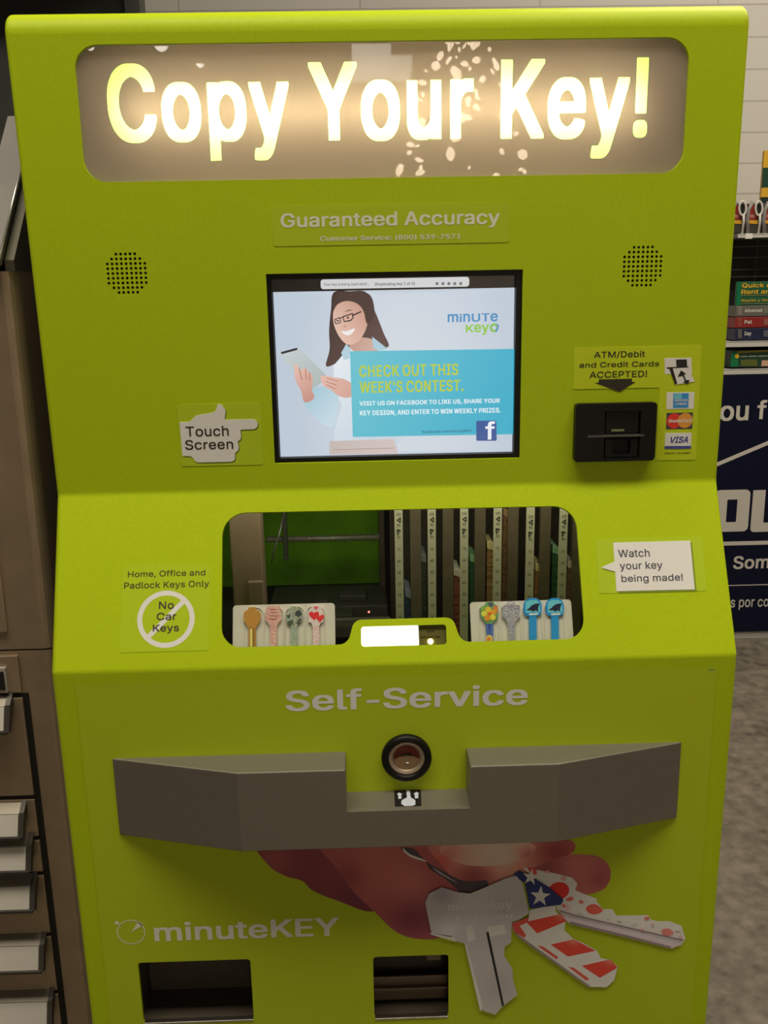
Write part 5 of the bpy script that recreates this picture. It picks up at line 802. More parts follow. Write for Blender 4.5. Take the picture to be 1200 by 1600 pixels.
# stacks of key blanks standing in the channels
def stack(px, top, rgb, tip, label, z_lo=-.27, wpx=10):
    P = meas(FY(.118)); x, z = P(px, top); hw = wpx*.00041
    bm = bmesh.new(); c_ = 0
    zz = z-.006; k = 0
    while zz > z_lo:
        dx = random.uniform(-.0004, .0004); dy = random.uniform(-.0008, .0008)
        box(bm, (x-hw+dx, .118+dy, Z0+zz-.0026), (x+hw+dx, .165+dy, Z0+zz-.0002)); zz -= .0026; k += 1
    # the topmost blank lies tilted, its cut end towards the window
    v = [bm.verts.new((x+a*hw, .1165+b, Z0+z+c)) for a, b, c in ((-1,0,-.0045),(1,0,-.0075),(1,0,.0020),(-1,0,.0050),(-1,.045,-.0045),(1,.045,-.0075),(1,.045,.0020),(-1,.045,.0050))]
    for f in ((3,2,1,0),(4,5,6,7),(0,1,5,4),(1,2,6,5),(2,3,7,6),(3,0,4,7)): bm.faces.new([v[i] for i in f]).material_index = 1
    for j in (-.4, .25):
        xx = x+j*hw; q = [bm.verts.new((xx+a, .1162, Z0+z+c)) for a, c in ((-.0003,-.006),(.0003,-.006),(.0003,.0034),(-.0003,.0034))]
        bm.faces.new(q).material_index = 0
    o = obj('key_blank_stack', bm, [mat('blank_side', rgb, .5, noise=.35, scale=300), mat('blank_end', tuple(min(.95, q*1.35) for q in tip), .35)])
    tag(o, label, 'key blanks', 'stacks of key blanks in the machine', 'stuff')
stack(661, 870, (.05,.07,.05), (.22,.26,.24), 'stack of dark grey key blanks with a dull grey end, beside the second number strip', wpx=9)
stack(714, 893, (.34,.10,.06), (.85,.72,.55), 'stack of red key blanks with a cream end, beside the third number strip')
stack(739.5, 871, (.04,.16,.06), (.28,.55,.26), 'stack of dark green key blanks, right of the third number strip', wpx=9)
stack(766, 851, (.40,.24,.07), (.80,.62,.28), 'tallest stack of gold key blanks with a bright brass end, beside the fourth number strip')
stack(842, 886, (.42,.20,.07), (.80,.60,.28), 'stack of orange brass key blanks, right of the fifth number strip')
stack(868, 858, (.05,.17,.05), (.30,.52,.28), 'stack of green key blanks between the fifth and sixth number strips', wpx=9)
stack(892.5, 881, (.30,.16,.10), (.80,.58,.46), 'stack of copper key blanks at the right end behind the window')
stack(791, 800, (.22,.11,.04), (.3,.2,.1), 'full height stack of brown key blanks right of the fourth number strip', wpx=9)
stack(637.5, 926, (.04,.07,.14), (.30,.34,.38), 'short stack of navy blue key blanks right of the first number strip', wpx=8)

# sample cards and the printed keys stuck on them, just behind the glass
def grp(P, pts): return mp(P, pts)
CN = -.016
FC = FS @ Matrix.Translation((0, 0, CN))
PC = meas(FC)
def card_(a, b, c, label):
    (x0, z0), (x1, z1) = PC(*a), PC(*b)
    s = Sheet(FC); s.add(rpoly([(x0, z0, .004), (x1, (z0+z1)/2, .004), (x1, -.200, .004), (x0, -.200, .004)], 4), (.76,.74,.68), n0=-.003, n1=0, back=True)
    for q in c:                              # raised pockets
        xx = PC(q, 975)[0]; s.add([rrect(xx-.0115, -.199, xx+.0115, z0-.0025, .009, 5), rrect(xx-.0105, -.198, xx+.0105, z0-.0035, .0085, 5)], (.76,.74,.68), n0=0, n1=.0012)
    o = s.out('sample_card', M_PRINT); tag(o, label, 'card', 'key sample cards in the window'); return o
card_((364, 946), (523, 942), (397, 428.5, 461, 493), 'white sample card with gold, patterned, leafy and heart keys, behind the window')
card_((734, 941), (892, 936), (763.5, 798, 832, 866), 'white sample card with flower, glitter and two blue keys, behind the window')
def key(P, cx, top, bow, blade, bow_rgb, blade_rgb, label, extra=(), noise=None, blade_extra=()):
    """bow and blade outlines in photo pixels about (cx, top)"""
    E = (.55, .50, .38)
    t = thing('display_key', label, 'key', (FC @ Vector((*P(cx, top+10), 0))), 'sample keys on the cards')
    def mott(rgb, amt, cols=None):
        if not amt: return alb(rgb, E)
        return lambda x, y: alb(random.choice(cols) if cols and random.random() < amt else tuple(min(255, c*random.uniform(.85, 1.12)) for c in rgb), E)
    nb, nl = (noise or ((0, None), (0, None)))
    s = Sheet(FC); bl = [P(cx+x, top+y) for x, y in bow]
    s.add([blob(bl, 5)]if False else [bl], mott(bow_rgb, *nb), n0=.0012, n1=.0034, step=.0011 if nb[0] else 0); q = [.0035]
    for loops, c_ in extra: s.add(loops, alb(c_, E), n0=.0034, n1=q[0], walls=False); q[0] += .00008
    s.out('bow', M_PRINT, t)
    s = Sheet(FC); s.add([[P(cx+x, top+y) for x, y in blade]], mott(blade_rgb, *nl), n0=.0012, n1=.0032, step=.0011 if nl[0] else 0); q = [.0033]
    for loops, c_ in blade_extra: s.add(loops, alb(c_, E), n0=.0032, n1=q[0], walls=False); q[0] += .00008
    s.out('blade', M_PRINT, t)
def rnd(h, wd, cap=.4, k=5):                # rounded bow with a small hanging tab
    return [(-3,0),(3,0),(5,2),(7,4),(wd-1,5),(wd,8),(wd,h-8),(wd-2,h-5),(6,h),(-6,h),(-wd+2,h-5),(-wd,h-8),(-wd,8),(-wd+1,5),(-7,4),(-5,2)]
OFF = lambda cx, top, P: (lambda pts: [P(cx+x, top+y) for x, y in pts])
BL = lambda a, w_, b: [(-w_,a),(w_,a),(w_,b-6),(w_-2,b),(-w_+1,b),(-w_,b-4)]
o_ = OFF(394.5, 948, PC)
key(PC, 394.5, 948, [(-5,1),(5,1),(7,6),(11,7),(13.5,12),(13,22),(9,28),(6,33),(-6,33),(-9,28),(-13,22),(-13.5,12),(-11,7),(-7,6)], BL(33, 5.5, 76), (158,112,48), (150,106,46),
    'plain gold key, leftmost on the left sample card', blade_extra=[(o_([(-3,35),(0,35),(0,74),(-3,74)]), (228,186,100)), (o_([(2,35),(3,35),(3,74),(2,74)]), (104,70,28))])
o_ = OFF(427.5, 948, PC)
PINK = [(160,70,54), (180,104,84), (196,140,120)]
key(PC, 427.5, 948, [(-8,-1),(8,-1),(10,1),(12.5,8),(12.5,21),(7,27),(6,31),(-6,31),(-7,27),(-12.5,21),(-12.5,8),(-10,1)], BL(30, 5, 76), (206,186,160), (204,180,156),
    'white key with fine pink lettering pattern, second on the left sample card', noise=((.65, PINK), (.6, PINK)),
    extra=[(o_(rect(-6, y, 6, y+1.2)), (150,82,62)) for y in (4, 9, 14, 19)])
o_ = OFF(460, 948, PC)
LEAF = [(60,70,52), (128,140,112), (86,100,74), (150,120,90)]
key(PC, 460, 948, [(-4,0),(6,0),(8,5),(12,9),(13,17),(12,23),(6,26),(4,33),(-4,33),(-7,28),(-12,26),(-13,15),(-9,10),(-10,4)], BL(32, 5, 76), (160,162,138), (150,158,134),
    'white key with a green leaf camouflage pattern, third on the left sample card', noise=((.6, LEAF), (.5, LEAF)),
    extra=[(o_([(2,8),(9,5),(13,12),(7,17),(1,14)]), (56,62,54)), (o_([(-13,14),(-5,13),(-8,19)]), (60,68,52)), (o_([(-11,25),(-3,20),(-1,26),(-6,30)]), (66,74,54)), (o_([(6,20),(12,18),(10,24),(3,28)]), (70,76,60))])
o_ = OFF(494, 946, PC)
HRT = [(214,120,120), (222,190,184), (200,90,90)]
def heart(cx, cy, r): return [(cx+r*(16*math.sin(a)**3)/16, cy-r*(13*math.cos(a)-5*math.cos(2*a)-2*math.cos(3*a)-math.cos(4*a))/16) for a in [k*math.pi/12 for k in range(24)]]
key(PC, 494, 946, [(-4,0),(4,0),(8,3),(11,8),(13,20),(11,26),(7,28),(5,33),(-6,33),(-7,28),(-12,26),(-12,14),(-9,5)], BL(32, 5, 76), (212,196,182), (206,178,170),
    'white key with two red hearts, rightmost on the left sample card', noise=((.35, HRT), (.4, HRT)),
    extra=[(o_(heart(-3, 16, 8)), (206,44,40)), (o_(heart(6, 20, 7)), (208,52,46)), (o_(heart(0, 4, 3)), (206,70,64))])
o_ = OFF(764, 941, PC)
key(PC, 764, 941, [(-4,0),(6,0),(9,4),(13,6),(14,18),(12,26),(8,30),(5,34),(-5,34),(-9,28),(-14,22),(-14,9),(-8,5)], [(-6,30),(6,30),(6,50),(6,56),(5,63),(-3,64),(-4,50)], (92,128,74), (66,86,132),
    'orange and yellow flowered key with blue stem, leftmost on the right sample card',
    extra=[(o_([(-2,1),(5,1),(6,6),(0,8)]), (74,74,84)), (o_([(6,6),(13,7),(13,17),(7,16)]), (226,106,52))]+[(o_(circ(x, y, 4.8, 14)), c_) for x, y, c_ in ((-8,18,(236,176,60)),(-2,12,(240,160,50)),(6,16,(230,128,44)),(5,24,(238,170,56)),(-3,25,(228,120,40)))]+[(o_(circ(0, 18.5, 2.6, 12)), (206,84,30))]+[(o_([(-13,8),(-6,5),(-8,12),(-13,15)]), (120,150,70))],
    blade_extra=[(o_(circ(0, 57, 5.5, 14)), (226,150,66)), (o_(circ(-1, 58, 2.6, 10)), (214,96,50)), (o_([(-2,34),(2,34),(0,50)]), (48,60,104))])
GLT = [(150,146,146), (84,80,82), (190,186,182)]
key(PC, 798, 940, [(-5,0),(5,0),(5.5,5),(12,6),(13.5,8),(13.5,24),(8,30),(6,36),(-6,36),(-8,30),(-13.5,24),(-13.5,8),(-12,6),(-5.5,5)], [(-5.5,35),(6,35),(5.5,62),(2,65),(-2,65),(-3.5,60)], (118,112,112), (116,110,110),
    'dark silver glitter key, second on the right sample card', noise=((.5, GLT), (.5, GLT)), extra=[(OFF(798, 940, PC)(rect(-3.5, 1.2, 3.5, 3.4)), (178,170,160))])
for cx, lab in ((831.5, 'blue key with a black cat head emblem, next to the glitter key'), (866, 'blue key with a black cat head emblem, rightmost on the right sample card')):
    o_ = OFF(cx, 937, PC)
    key(PC, cx, 937, [(-5,-2),(5,-2),(9,0),(13,4),(14,10),(14,20),(12,24),(6,26),(-6,26),(-12,24),(-14,20),(-14,10),(-13,4),(-9,0)], [(-5.5,26),(6,26),(6.5,60),(3,65),(-3,65),(-5,61)], (36,116,170), (40,118,172), lab,
        extra=[(o_([(-11,4),(-4,1),(6,1),(11,5),(12,20),(-11,21)]), (90,160,192)), (o_([(-6,22),(9,21),(8,24),(-5,25)]), (170,200,214)), (o_([(3,8),(9,18),(-6,17)]), (176,204,216)),
               (o_([(-10,17),(-5,13),(-1,9),(4,7),(11,6),(9,11),(8,15),(9,19),(4,17),(1,19),(-3,17)]), (36,38,50))])

# the window pane
def glass_mat():
    M = bpy.data.materials.new('window_glass'); M.use_nodes = True; nt = M.node_tree; nt.nodes.clear()
    o = nt.nodes.new('ShaderNodeOutputMaterial'); t = nt.nodes.new('ShaderNodeBsdfTransparent'); g = nt.nodes.new('ShaderNodeBsdfGlossy'); f = nt.nodes.new('ShaderNodeMapRange'); lw = nt.nodes.new('ShaderNodeLayerWeight'); pw = nt.nodes.new('ShaderNodeMath'); mx = nt.nodes.new('ShaderNodeMixShader')
    t.inputs[0].default_value = (.93, .95, .92, 1); g.inputs['Roughness'].default_value = .03; f.inputs[3].default_value = .045; f.inputs[4].default_value = .9; pw.operation = 'POWER'; pw.inputs[1].default_value = 5; lw.inputs[0].default_value = .5
    nt.links.new(lw.outputs['Facing'], pw.inputs[0]); nt.links.new(pw.outputs[0], f.inputs[0])
    nt.links.new(f.outputs[0], mx.inputs[0]); nt.links.new(t.outputs[0], mx.inputs[1]); nt.links.new(g.outputs[0], mx.inputs[2]); nt.links.new(mx.outputs[0], o.inputs[0])
    return M
s = Sheet(FS); s.add([rrect(-.198, -.186, .219, -.021, .02, 4), rect(-.041, -.1855, .062, -.156)], n0=-.0085, n1=-.0060)
s.out('viewing_window', glass_mat(), kiosk)

# --- lower panel: printed film
ED = EL
s = Sheet(FL)
DEC = rect(-.3545, -1.25, .3610, -.1955)
s.add([DEC, SLOT_L, SLOT_R], alb((112,116,14), EL), n0=0, n1=.0004, walls=False)
s.add(rrect(.3515, -.2005, .3590, -.1985, .0008, 2), alb((84,100,40), EL), n0=.0004, n1=.0005, walls=False)
decal = s.out('front_decal', M_PRINT, kiosk, label='olive green printed film over the lower panel')
letters(FL, [ptext(PL, 'Self-Service', 'B', (447,1111), (825,1069))], (180,170,132), EL, decal)
letters(FL, [ptext(PL, 'minuteKEY', 'B', (242,1470.5), (529,1433))], (158,146,112), EL, decal)
c0 = PL(205, 1456)
s = Sheet(FL); wcol = alb((150,138,104), EL)
s.add([circ(*c0, .0168, 40), circ(*c0, .0156, 40)], wcol, n0=.0004, n1=.0006, walls=False)
s.add([c0]+[(c0[0]+.0178*math.cos(a), c0[1]+.0178*math.sin(a)) for a in (math.radians(x) for x in (30, 36, 42, 48, 55))], wcol, n0=.0004, n1=.0006, walls=False)
s.add(circ(*PL(183, 1441.5), .0026, 14), wcol, n0=.0004, n1=.0006, walls=False)
for k in range(12):
    a = math.radians(30*k); d = Vector((math.cos(a), math.sin(a))); e = Vector((-d.y, d.x))*.0003; c = Vector(c0)
    s.add([tuple(c+d*.0125+e), tuple(c+d*.0125-e), tuple(c+d*.0142-e), tuple(c+d*.0142+e)], wcol, n0=.0004, n1=.0006, walls=False)
s.out('stopwatch_emblem', M_PRINT, decal)

# the printed picture: a hand holding three keys
H1, H2 = crop(PL, 400, 1300, 3.3333), crop(PL, 740, 1300, 3.3333)
def shade(base, spots, E=EL):
    S_ = [(Vector(PL(x, y)), r*.00072, c_) for x, y, r, c_ in spots]
    def f(x, y):
        c = base
        for p, r, col in S_: c = mixc(c, col, math.exp(-(Vector((x, y))-p).length_squared/(r*r)))
        return alb(c, E)
    return f
s = Sheet(FL); n = [.0005]
def lp(loops, col, step=0, E=EL):
    s.add(loops, col if callable(col) else alb(col, E), n0=.0004, n1=n[0], step=step, walls=False); n[0] += .00005
lp(blob(mp(PL, [(400,1318),(420,1352),(445,1368),(472,1376),(490,1392),(530,1408),(580,1424),(600,1400),(560,1300),(450,1300)])), shade((84,38,36), [(430,1345,30,(104,50,44)), (520,1350,40,(92,40,38)), (560,1410,30,(78,34,38))]), .004)
lp(blob(mp(PL, [(500,1318),(522,1352),(552,1392),(585,1424),(618,1455),(650,1466),(690,1464),(720,1440),(735,1380),(700,1300),(560,1300)])), shade((112,54,46), [(590,1350,60,(124,66,52)), (640,1380,36,(128,70,58)), (645,1440,38,(88,40,42)), (540,1370,26,(98,44,40))]), .004)
lp(blob(mp(PL, [(835,1330),(890,1334),(935,1338),(954,1360),(944,1388),(905,1398),(850,1392),(820,1360)])), shade((118,60,50), [(905,1355,34,(132,72,60)), (940,1375,20,(104,50,44)), (850,1350,26,(100,48,42))]), .004)
lp(blob(mp(PL, [(672,1318),(690,1350),(715,1378),(750,1386),(800,1370),(850,1348),(896,1330),(880,1308),(760,1300)])), shade((126,66,52), [(780,1338,50,(158,116,88)), (720,1325,40,(150,104,82)), (690,1345,16,(140,60,50)), (740,1372,30,(104,48,42)), (870,1330,30,(104,44,40))]), .004)
lp(blob(mp(PL, [(690,1322),(700,1340),(735,1352),(790,1350),(826,1336),(832,1318),(760,1300)])), shade((150,112,88), [(700,1335,22,(138,84,66)), (780,1330,36,(158,124,98)), (826,1336,16,(128,72,58))]), .004)
s.out('printed_hand', M_PRINT, decal, label='printed photograph of fingers')
s = Sheet(FL)
lp(blob(mp(H1, [(755,78),(775,100),(830,135),(880,150),(905,190),(980,240),(1040,290),(1075,330),(1120,310),(1200,290),(1200,250),(1130,255),(1060,245),(980,205),(900,160),(860,125),(820,85)])), (52,42,40))
lp(blob(mp(H1, [(765,80),(800,112),(870,140),(885,152),(815,132),(775,105)])), (176,160,140)); lp(blob(mp(H1, [(920,180),(990,225),(1050,262),(1010,245),(950,210)])), (110,98,90))
s.out('printed_key_ring', M_PRINT, decal, label='printed dark key ring')
s = Sheet(FL)                                # spotted red and white key
k_out = mp(H2, [(255,180),(330,195),(420,212),(510,235),(540,265),(528,300),(580,322),(640,345),(640,360),(672,400),(720,398),(742,432),(800,432),(905,430),(925,455),(965,462),(1020,462),(1080,485),(1102,552),(1085,580),(1025,602),(800,545),(500,472),(440,410),(400,330)])
lp([k_out], shade((182,160,148), [(850+i*18, 1410+i*7+random.uniform(-8,8), random.uniform(5,10), random.choice([(196,110,96),(190,140,128),(206,190,178)])) for i in range(12)]), .0025)
lp(circ(*H2(443,303), .0125, 22, .0118), (176,34,24)); lp(blob(mp(H2, [(585,390),(630,372),(672,405),(640,425),(600,420)])), (180,60,44)); lp(blob(mp(H2, [(280,182),(322,192),(328,215),(300,212)])), (184,52,40)); lp(blob(mp(H2, [(975,510),(1015,500),(1040,525),(1000,540)])), (190,80,66))
for x_, y_, r_ in ((470,240,16),(520,280,14),(380,205,12),(500,345,18),(560,360,12),(470,380,12),(700,440,10),(760,455,12),(840,470,12),(900,445,14),(930,480,10),(1060,500,16),(1075,540,12),(560,410,16),(880,505,12)):
    lp(blob(mp(H2, [(x_+r_*random.uniform(.6,1.2)*math.cos(k*1.05), y_+r_*random.uniform(.4,.9)*math.sin(k*1.05)) for k in range(6)]), 4), random.choice([(178,66,52),(186,104,90),(192,138,124)]))
lp(mp(H2, [(440,400),(520,425),(1092,556),(1086,563),(520,434),(448,410)]), (92,74,68)); lp(mp(H2, [(452,428),(900,528),(1020,566),(1085,572),(1080,582),(1025,602),(800,545),(500,472)]), (138,122,112)); lp(mp(H2, [(500,460),(800,532),(1025,590),(1025,602),(800,546),(500,474)]), (96,80,72))
s.out('printed_key', M_PRINT, decal, label='printed red and white spotted key')
s = Sheet(FL)                                # stars and stripes key
lp(mp(H2, [(290,400),(285,440),(195,468),(205,512),(240,545),(600,800),(690,802),(730,765),(748,695),(710,660),(660,650),(640,612),(570,572),(518,550),(470,505),(478,450),(430,412),(420,372)]), (178,168,150))
for q in ([(272,462),(455,420),(482,458),(330,522)], [(400,580),(520,552),(632,612),(490,642)], [(562,690),(712,656),(746,700),(655,752)]): lp(mp(H2, q), shade((178,44,30), [(740+q[1][0]/3.33, 1300+q[1][1]/3.33, 10, (196,88,66))]), .003)
lp(mp(H2, [(240,478),(290,492),(620,780),(600,800),(205,512)]), (160,146,132))
for q in ([(197,470),(285,436),(282,462),(238,482),(272,530),(262,545),(208,514)], [(330,585),(360,590),(440,645),(430,656)], [(490,694),(520,700),(600,758),(585,766)]): lp(mp(H2, q), (140,52,40))
lp(mp(H2, [(208,512),(602,792),(600,804),(240,550)]), (98,84,72))
lp(rpoly([(*H2(205,215),0), (*H2(240,195),.002), (*H2(310,232),.001), (*H2(395,285),.001), (*H2(468,345),.003), (*H2(452,372),.002), (*H2(290,392),.002), (*H2(265,262),0)], 3), shade((30,32,58), [(840,1400,12,(38,40,72))]), .003)
def star(cx, cy, r, rot=0): return mp(H2, [(cx+(r if k % 2 == 0 else r*.4)*math.sin(math.pi*k/5+rot), cy-(r if k % 2 == 0 else r*.4)*math.cos(math.pi*k/5+rot)) for k in range(10)])
lp(star(345, 328, 55, .08), (188,180,162)); lp(star(296, 228, 44, .15), (186,176,160))
s.out('printed_key', M_PRINT, decal, label='printed stars and stripes key')
s = Sheet(FL)                                # plain silver key
lp(mp(PL, [(664,1408),(670,1394),(690,1384),(716,1392),(735,1394),(790,1370),(806,1366),(816,1378),(826,1424),(812,1434),(799,1438),(798,1470),(788,1477),(787,1490),(800,1511),(801,1528),(808,1552),(786,1569),(773,1583),(752,1576),(726,1472),(712,1468),(704,1460),(674,1456)]),
   shade((128,118,104), [(740,1420,40,(138,128,114)), (780,1540,40,(118,108,94)), (690,1395,18,(110,98,92)), (700,1450,20,(142,132,118))]), .004)
for q in ([(727,1445),(738,1443),(743,1466),(731,1469)], [(760,1445),(787,1442),(791,1457),(765,1461)]): lp(mp(PL, q), (168,160,142))
lp(mp(PL, [(759,1454),(763,1454),(787,1568),(784,1570)]), (24,20,16)); lp(mp(PL, [(725,1470),(728,1470),(754,1570),(750,1578)]), (160,146,126)); lp(mp(PL, [(670,1455),(712,1463),(712,1469),(674,1458)]), (164,152,136))
for t_, a, b in (('minutekey', (700,1421), (800,1404)), ('key.com', (712,1435), (800,1424))): lp(ptext(PL, t_, 'M', a, b), (162,150,132))
s.out('printed_key', M_PRINT, decal, label='printed plain silver key')

# --- key port
fp = FL @ Matrix.Translation((.0112, -.2955, 0))
bm = bmesh.new(); lathe(bm, [(.0285, 0), (.0285, .005), (.0268, .0078), (.0235, .0085), (.0210, .0070), (.0204, .0030), (.0204, .001)], fp, 48)
port = obj('key_port', bm, M_BLACK, kiosk, label='round black key port with a metal ring')
bm = bmesh.new(); lathe(bm, [(.0205, .0045), (.0190, .0052), (.0165, .0030), (.0148, .0012), (.0145, .0008)], fp, 48)
obj('metal_ring', bm, mat('warm_brushed_ring', (.50,.40,.30), .35, .4), port)
bm = bmesh.new(); lathe(bm, [(.0150, .0009), (.0001, .0009)], fp, 40); obj('key_hole', bm, mat('dark_red_recess', (.20,.018,.010), .3), port)
s = Sheet(fp); half = [(.0148*math.cos(math.radians(a)), .0148*math.sin(math.radians(a))) for a in range(190, 351, 10)]
s.add(half+[(.009, .0008), (0, .002), (-.009, .0008)], n0=.001, n1=.0022); s.add(rrect(-.006, .0022, .0065, .0042, .0005, 2), n0=.001, n1=.0018, mi=1)
gp = s.out('key_guide', [mat('amber_plate', (.42,.27,.15), .25, .3), M_DARK], port)
bm = bmesh.new(); bmesh.ops.create_uvsphere(bm, u_segments=14, v_segments=8, radius=1, matrix=fp @ Matrix.Translation((.001, -.0075, .0022)) @ Matrix.Diagonal((.0035, .0016, .0012, 1)))
obj('rivet', bm, M_STEEL, gp, smooth=True)

# --- projecting shelf that guides the hand
bm = bmesh.new(); y0 = F2Y
xs = [-.3212, -.1757, -.0577, .0795, .1774, .3262]; dp = [.0015, .0418, .0420, .0420, .0420, .0015]; zb = -.3835; tops = [-.287, -.287, NOTCH_Z, -.287, -.287]
V = lambda x, d, z: bm.verts.new((x, y0-d, Z0+z))
for i in range(5):
    a, b, da, db, zt = xs[i], xs[i+1], dp[i], dp[i+1], tops[i]
    q = [V(a,da,zb), V(b,db,zb), V(b,db,zt), V(a,da,zt)]; bm.faces.new(q)
    bm.faces.new([V(a,da,zt), V(b,db,zt), V(b,0,zt), V(a,0,zt)]); bm.faces.new([V(a,da,zb), V(b,db,zb), V(b,0,zb), V(a,0,zb)])
for x, d, za, zz in ((xs[0], dp[0], zb, -.287), (xs[5], dp[5], zb, -.287), (xs[2], dp[2], NOTCH_Z, -.287), (xs[3], dp[3], NOTCH_Z, -.287)):
    bm.faces.new([V(x,0,za), V(x,d,za), V(x,d,zz), V(x,0,zz)])
bmesh.ops.remove_doubles(bm, verts=bm.verts, dist=1e-6)
# let the notch split the tall faces cleanly
shelf = obj('hand_shelf', bm, M_SILVER, kiosk, bevel=.0013, label='silver grey angular shelf with a notch in the middle')
K = crop(PT, 580, 1140, 10)
s = Sheet(FT); s.add(mp(K, [(352,905),(772,890),(785,1195),(372,1205)]), alb((30,24,20), (.7,.6,.45)), n0=0, n1=.0004); q = [.0005]
for l in (mp(K, [(400,1020),(435,988),(490,1018),(468,1022),(475,1085),(425,1090),(420,1024)]), mp(K, [(660,1012),(708,978),(752,1008),(734,1014),(738,1078),(684,1084),(678,1018)]),
          rpoly([(*K(545,940),.0008),(*K(600,936),.0008),(*K(618,1065),.0003),(*K(690,1110),.0016),(*K(690,1180),.0016),(*K(640,1200),.001),(*K(520,1202),.001),(*K(468,1165),.0016),(*K(475,1110),.0016),(*K(560,1065),.0003)], 4)):
    s.add(l, alb((176,172,166), (.7,.6,.45)), n0=.0004, n1=.0006, walls=False)
s.out('insert_sticker', M_PRINT, shelf, label='black sticker with a white key and two arrows')

# --- delivery slots
for name, o_, lab, dpth in (('receipt_slot', SLOT_L, 'wide dark slot below the logo', .06), ('key_slot', SLOT_R, 'narrow dark slot below the printed hand', .05)):
    xa, xb = min(p[0] for p in o_)-.004, max(p[0] for p in o_)+.004; za, zb_ = min(p[1] for p in o_)-.004, max(p[1] for p in o_)+.004
    y1, y2 = F2Y+.004, F2Y+dpth; bm = bmesh.new(); t = .002
    box(bm, (xa, y2, Z0+za), (xb, y2+t, Z0+zb_)); box(bm, (xa, y1, Z0+zb_), (xb, y2, Z0+zb_+t)); box(bm, (xa, y1, Z0+za-t), (xb, y2, Z0+za))
    box(bm, (xa-t, y1, Z0+za), (xa, y2, Z0+zb_)); box(bm, (xb, y1, Z0+za), (xb+t, y2, Z0+zb_))
    sl = obj(name, bm, M_SLOT, kiosk, label=lab)
    obj('sill', boxes(((xa+.0045, F2Y-.0012, Z0+za+.0030), (xb-.0045, F2Y+.006, Z0+za+.0055))), M_STEEL, sl, bevel=.0005)
    if name == 'key_slot':
        obj('flap', boxes(((xa+.002, F2Y+.030, Z0+za+.004), (xb-.002, F2Y+.0335, Z0+za+.038)), ((xa+.002, F2Y+.024, Z0+za+.022), (xb-.002, F2Y+.031, Z0+za+.026)), ((xb-.030, F2Y+.012, Z0+zb_-.022), (xb-.012, F2Y+.03, Z0+zb_-.001))), mat('flap_brown', (.20,.15,.10), .4, .2), sl, bevel=.001)

# ------------------------------------------------------------------ steel tool chest on the left
YC = .03
PCH = meas(FY(YC))
M_CHEST = mat('brown_stainless', (.42, .325, .225), .38, .5, noise=.10, scale=18)
M_GAP = mat('painted_gap_shade', (.008, .007, .006), .7)  # near-black paint standing in for shade in the chest's gaps and recesses
M_LID = mat('grey_lid_steel', (.20, .19, .185), .45, .4, noise=.08, scale=12)
M_HND = mat('dark_grey_pull', (.075, .07, .062), .4, .2)
M_PULL = mat('satin_pull', (.30, .27, .23), .4, .4)
M_INS = mat('white_label_insert', (.72, .70, .66), .5)
XR, XD = -.413, -.4600                      # right side of the chest, right edge of the drawers
chest = thing('tool_chest', 'brown stainless steel tool chest with label pull drawers beside the green kiosk', 'tool chest', (-.76, .30, 0))
def chest_case(name, z0, z1):
    s = Sheet(Matrix.Identity(4)); r = .016
    pts = [(-1.12, YC)]+[(XR-r+r*math.sin(math.radians(a)), YC+r-r*math.cos(math.radians(a))) for a in range(0, 91, 15)]+[(XR, .58), (-1.12, .58)]
    s.fr = frame((0, 0, Z0+z0), (1,0,0), (0,1,0), (0,0,1)); s.add(pts, n0=0, n1=z1-z0, back=True)
    return s.out(name, M_CHEST, chest, bevel=.0015)
chest_case('lower_case', -1.28, -.2008)
chest_case('upper_case', -.1985, .250)
obj('seam', boxes(((-1.115, YC+.004, Z0-.2012), (XR-.004, .57, Z0-.1980))), M_GAP, chest)
for x in (-1.05, -.47):
    for y in (.09, .50):
        bm = bmesh.new(); lathe(bm, [(.0001, -.014), (.036, -.014), (.040, -.009), (.040, .009), (.036, .014), (.0001, .014)], frame((x, y, .040), (0,1,0), (0,0,1), (1,0,0)), 24)
        box(bm, (x-.02, y-.02, .045), (x+.02, y+.02, .085)); obj('caster', bm, M_BLACK, chest)
def drawer(z0, z1, grip):
    bm = boxes(((-1.095, YC-.0045, Z0+z0+.0030), (XD, YC, Z0+z1-.0030)))
    d = obj('drawer', bm, M_CHEST, chest, bevel=.0012)
    if grip is None: return d
    zt, zb, xe = grip                        # pull: sloping bar with a white strip, dark end caps
    s = Sheet(frame((0, 0, 0), (0,1,0), (0,0,1), (1,0,0)))
    y = YC-.0045
    s.fr = frame((-1.02, 0, Z0), (0,1,0), (0,0,1), (1,0,0)); L = xe+1.02
    prof = [(y, zt+.010), (y-.012, zt+.001), (y-.022, zb-.004), (y-.016, zb-.007), (y-.0145, zb-.002), (y-.011, zt-.004), (y, zt+.003)]
    s.add(prof, n0=0, n1=L, back=True)
    for a in (-.001, L-.003): s.add([(y, zt+.013), (y-.0125, zt+.0025), (y-.0240, zb-.005), (y-.017, zb-.008), (y-.0095, zt-.007), (y, zt-.001)], n0=a, n1=a+.006, back=True, mi=1)
    s.add([(y-.0222, zb-.0035), (y-.0246, zb-.0045), (y-.0240, zb-.0085), (y-.015, zb-.0085), (y-.015, zb-.005)], n0=0, n1=L, back=True, mi=1)
    h = s.out('pull', [M_PULL, M_HND], d)
    s.bm = bmesh.new(); s.cl = s.bm.loops.layers.float_color.new('Col'); e = (y-.0125, zt-.000); f = (y-.0222, zb-.003)
    s.add([e, (e[0]-.0012, e[1]), (f[0]-.0012, f[1]), f], n0=.006, n1=L-.004, back=True)
    s.out('label_strip', M_INS, d, label='white label strip of the pull')
    return d
zr = lambda y: PCH(0, y)[1]
PLT = meas(FY(YC-.0115))
PH = meas(FY(YC-.020))
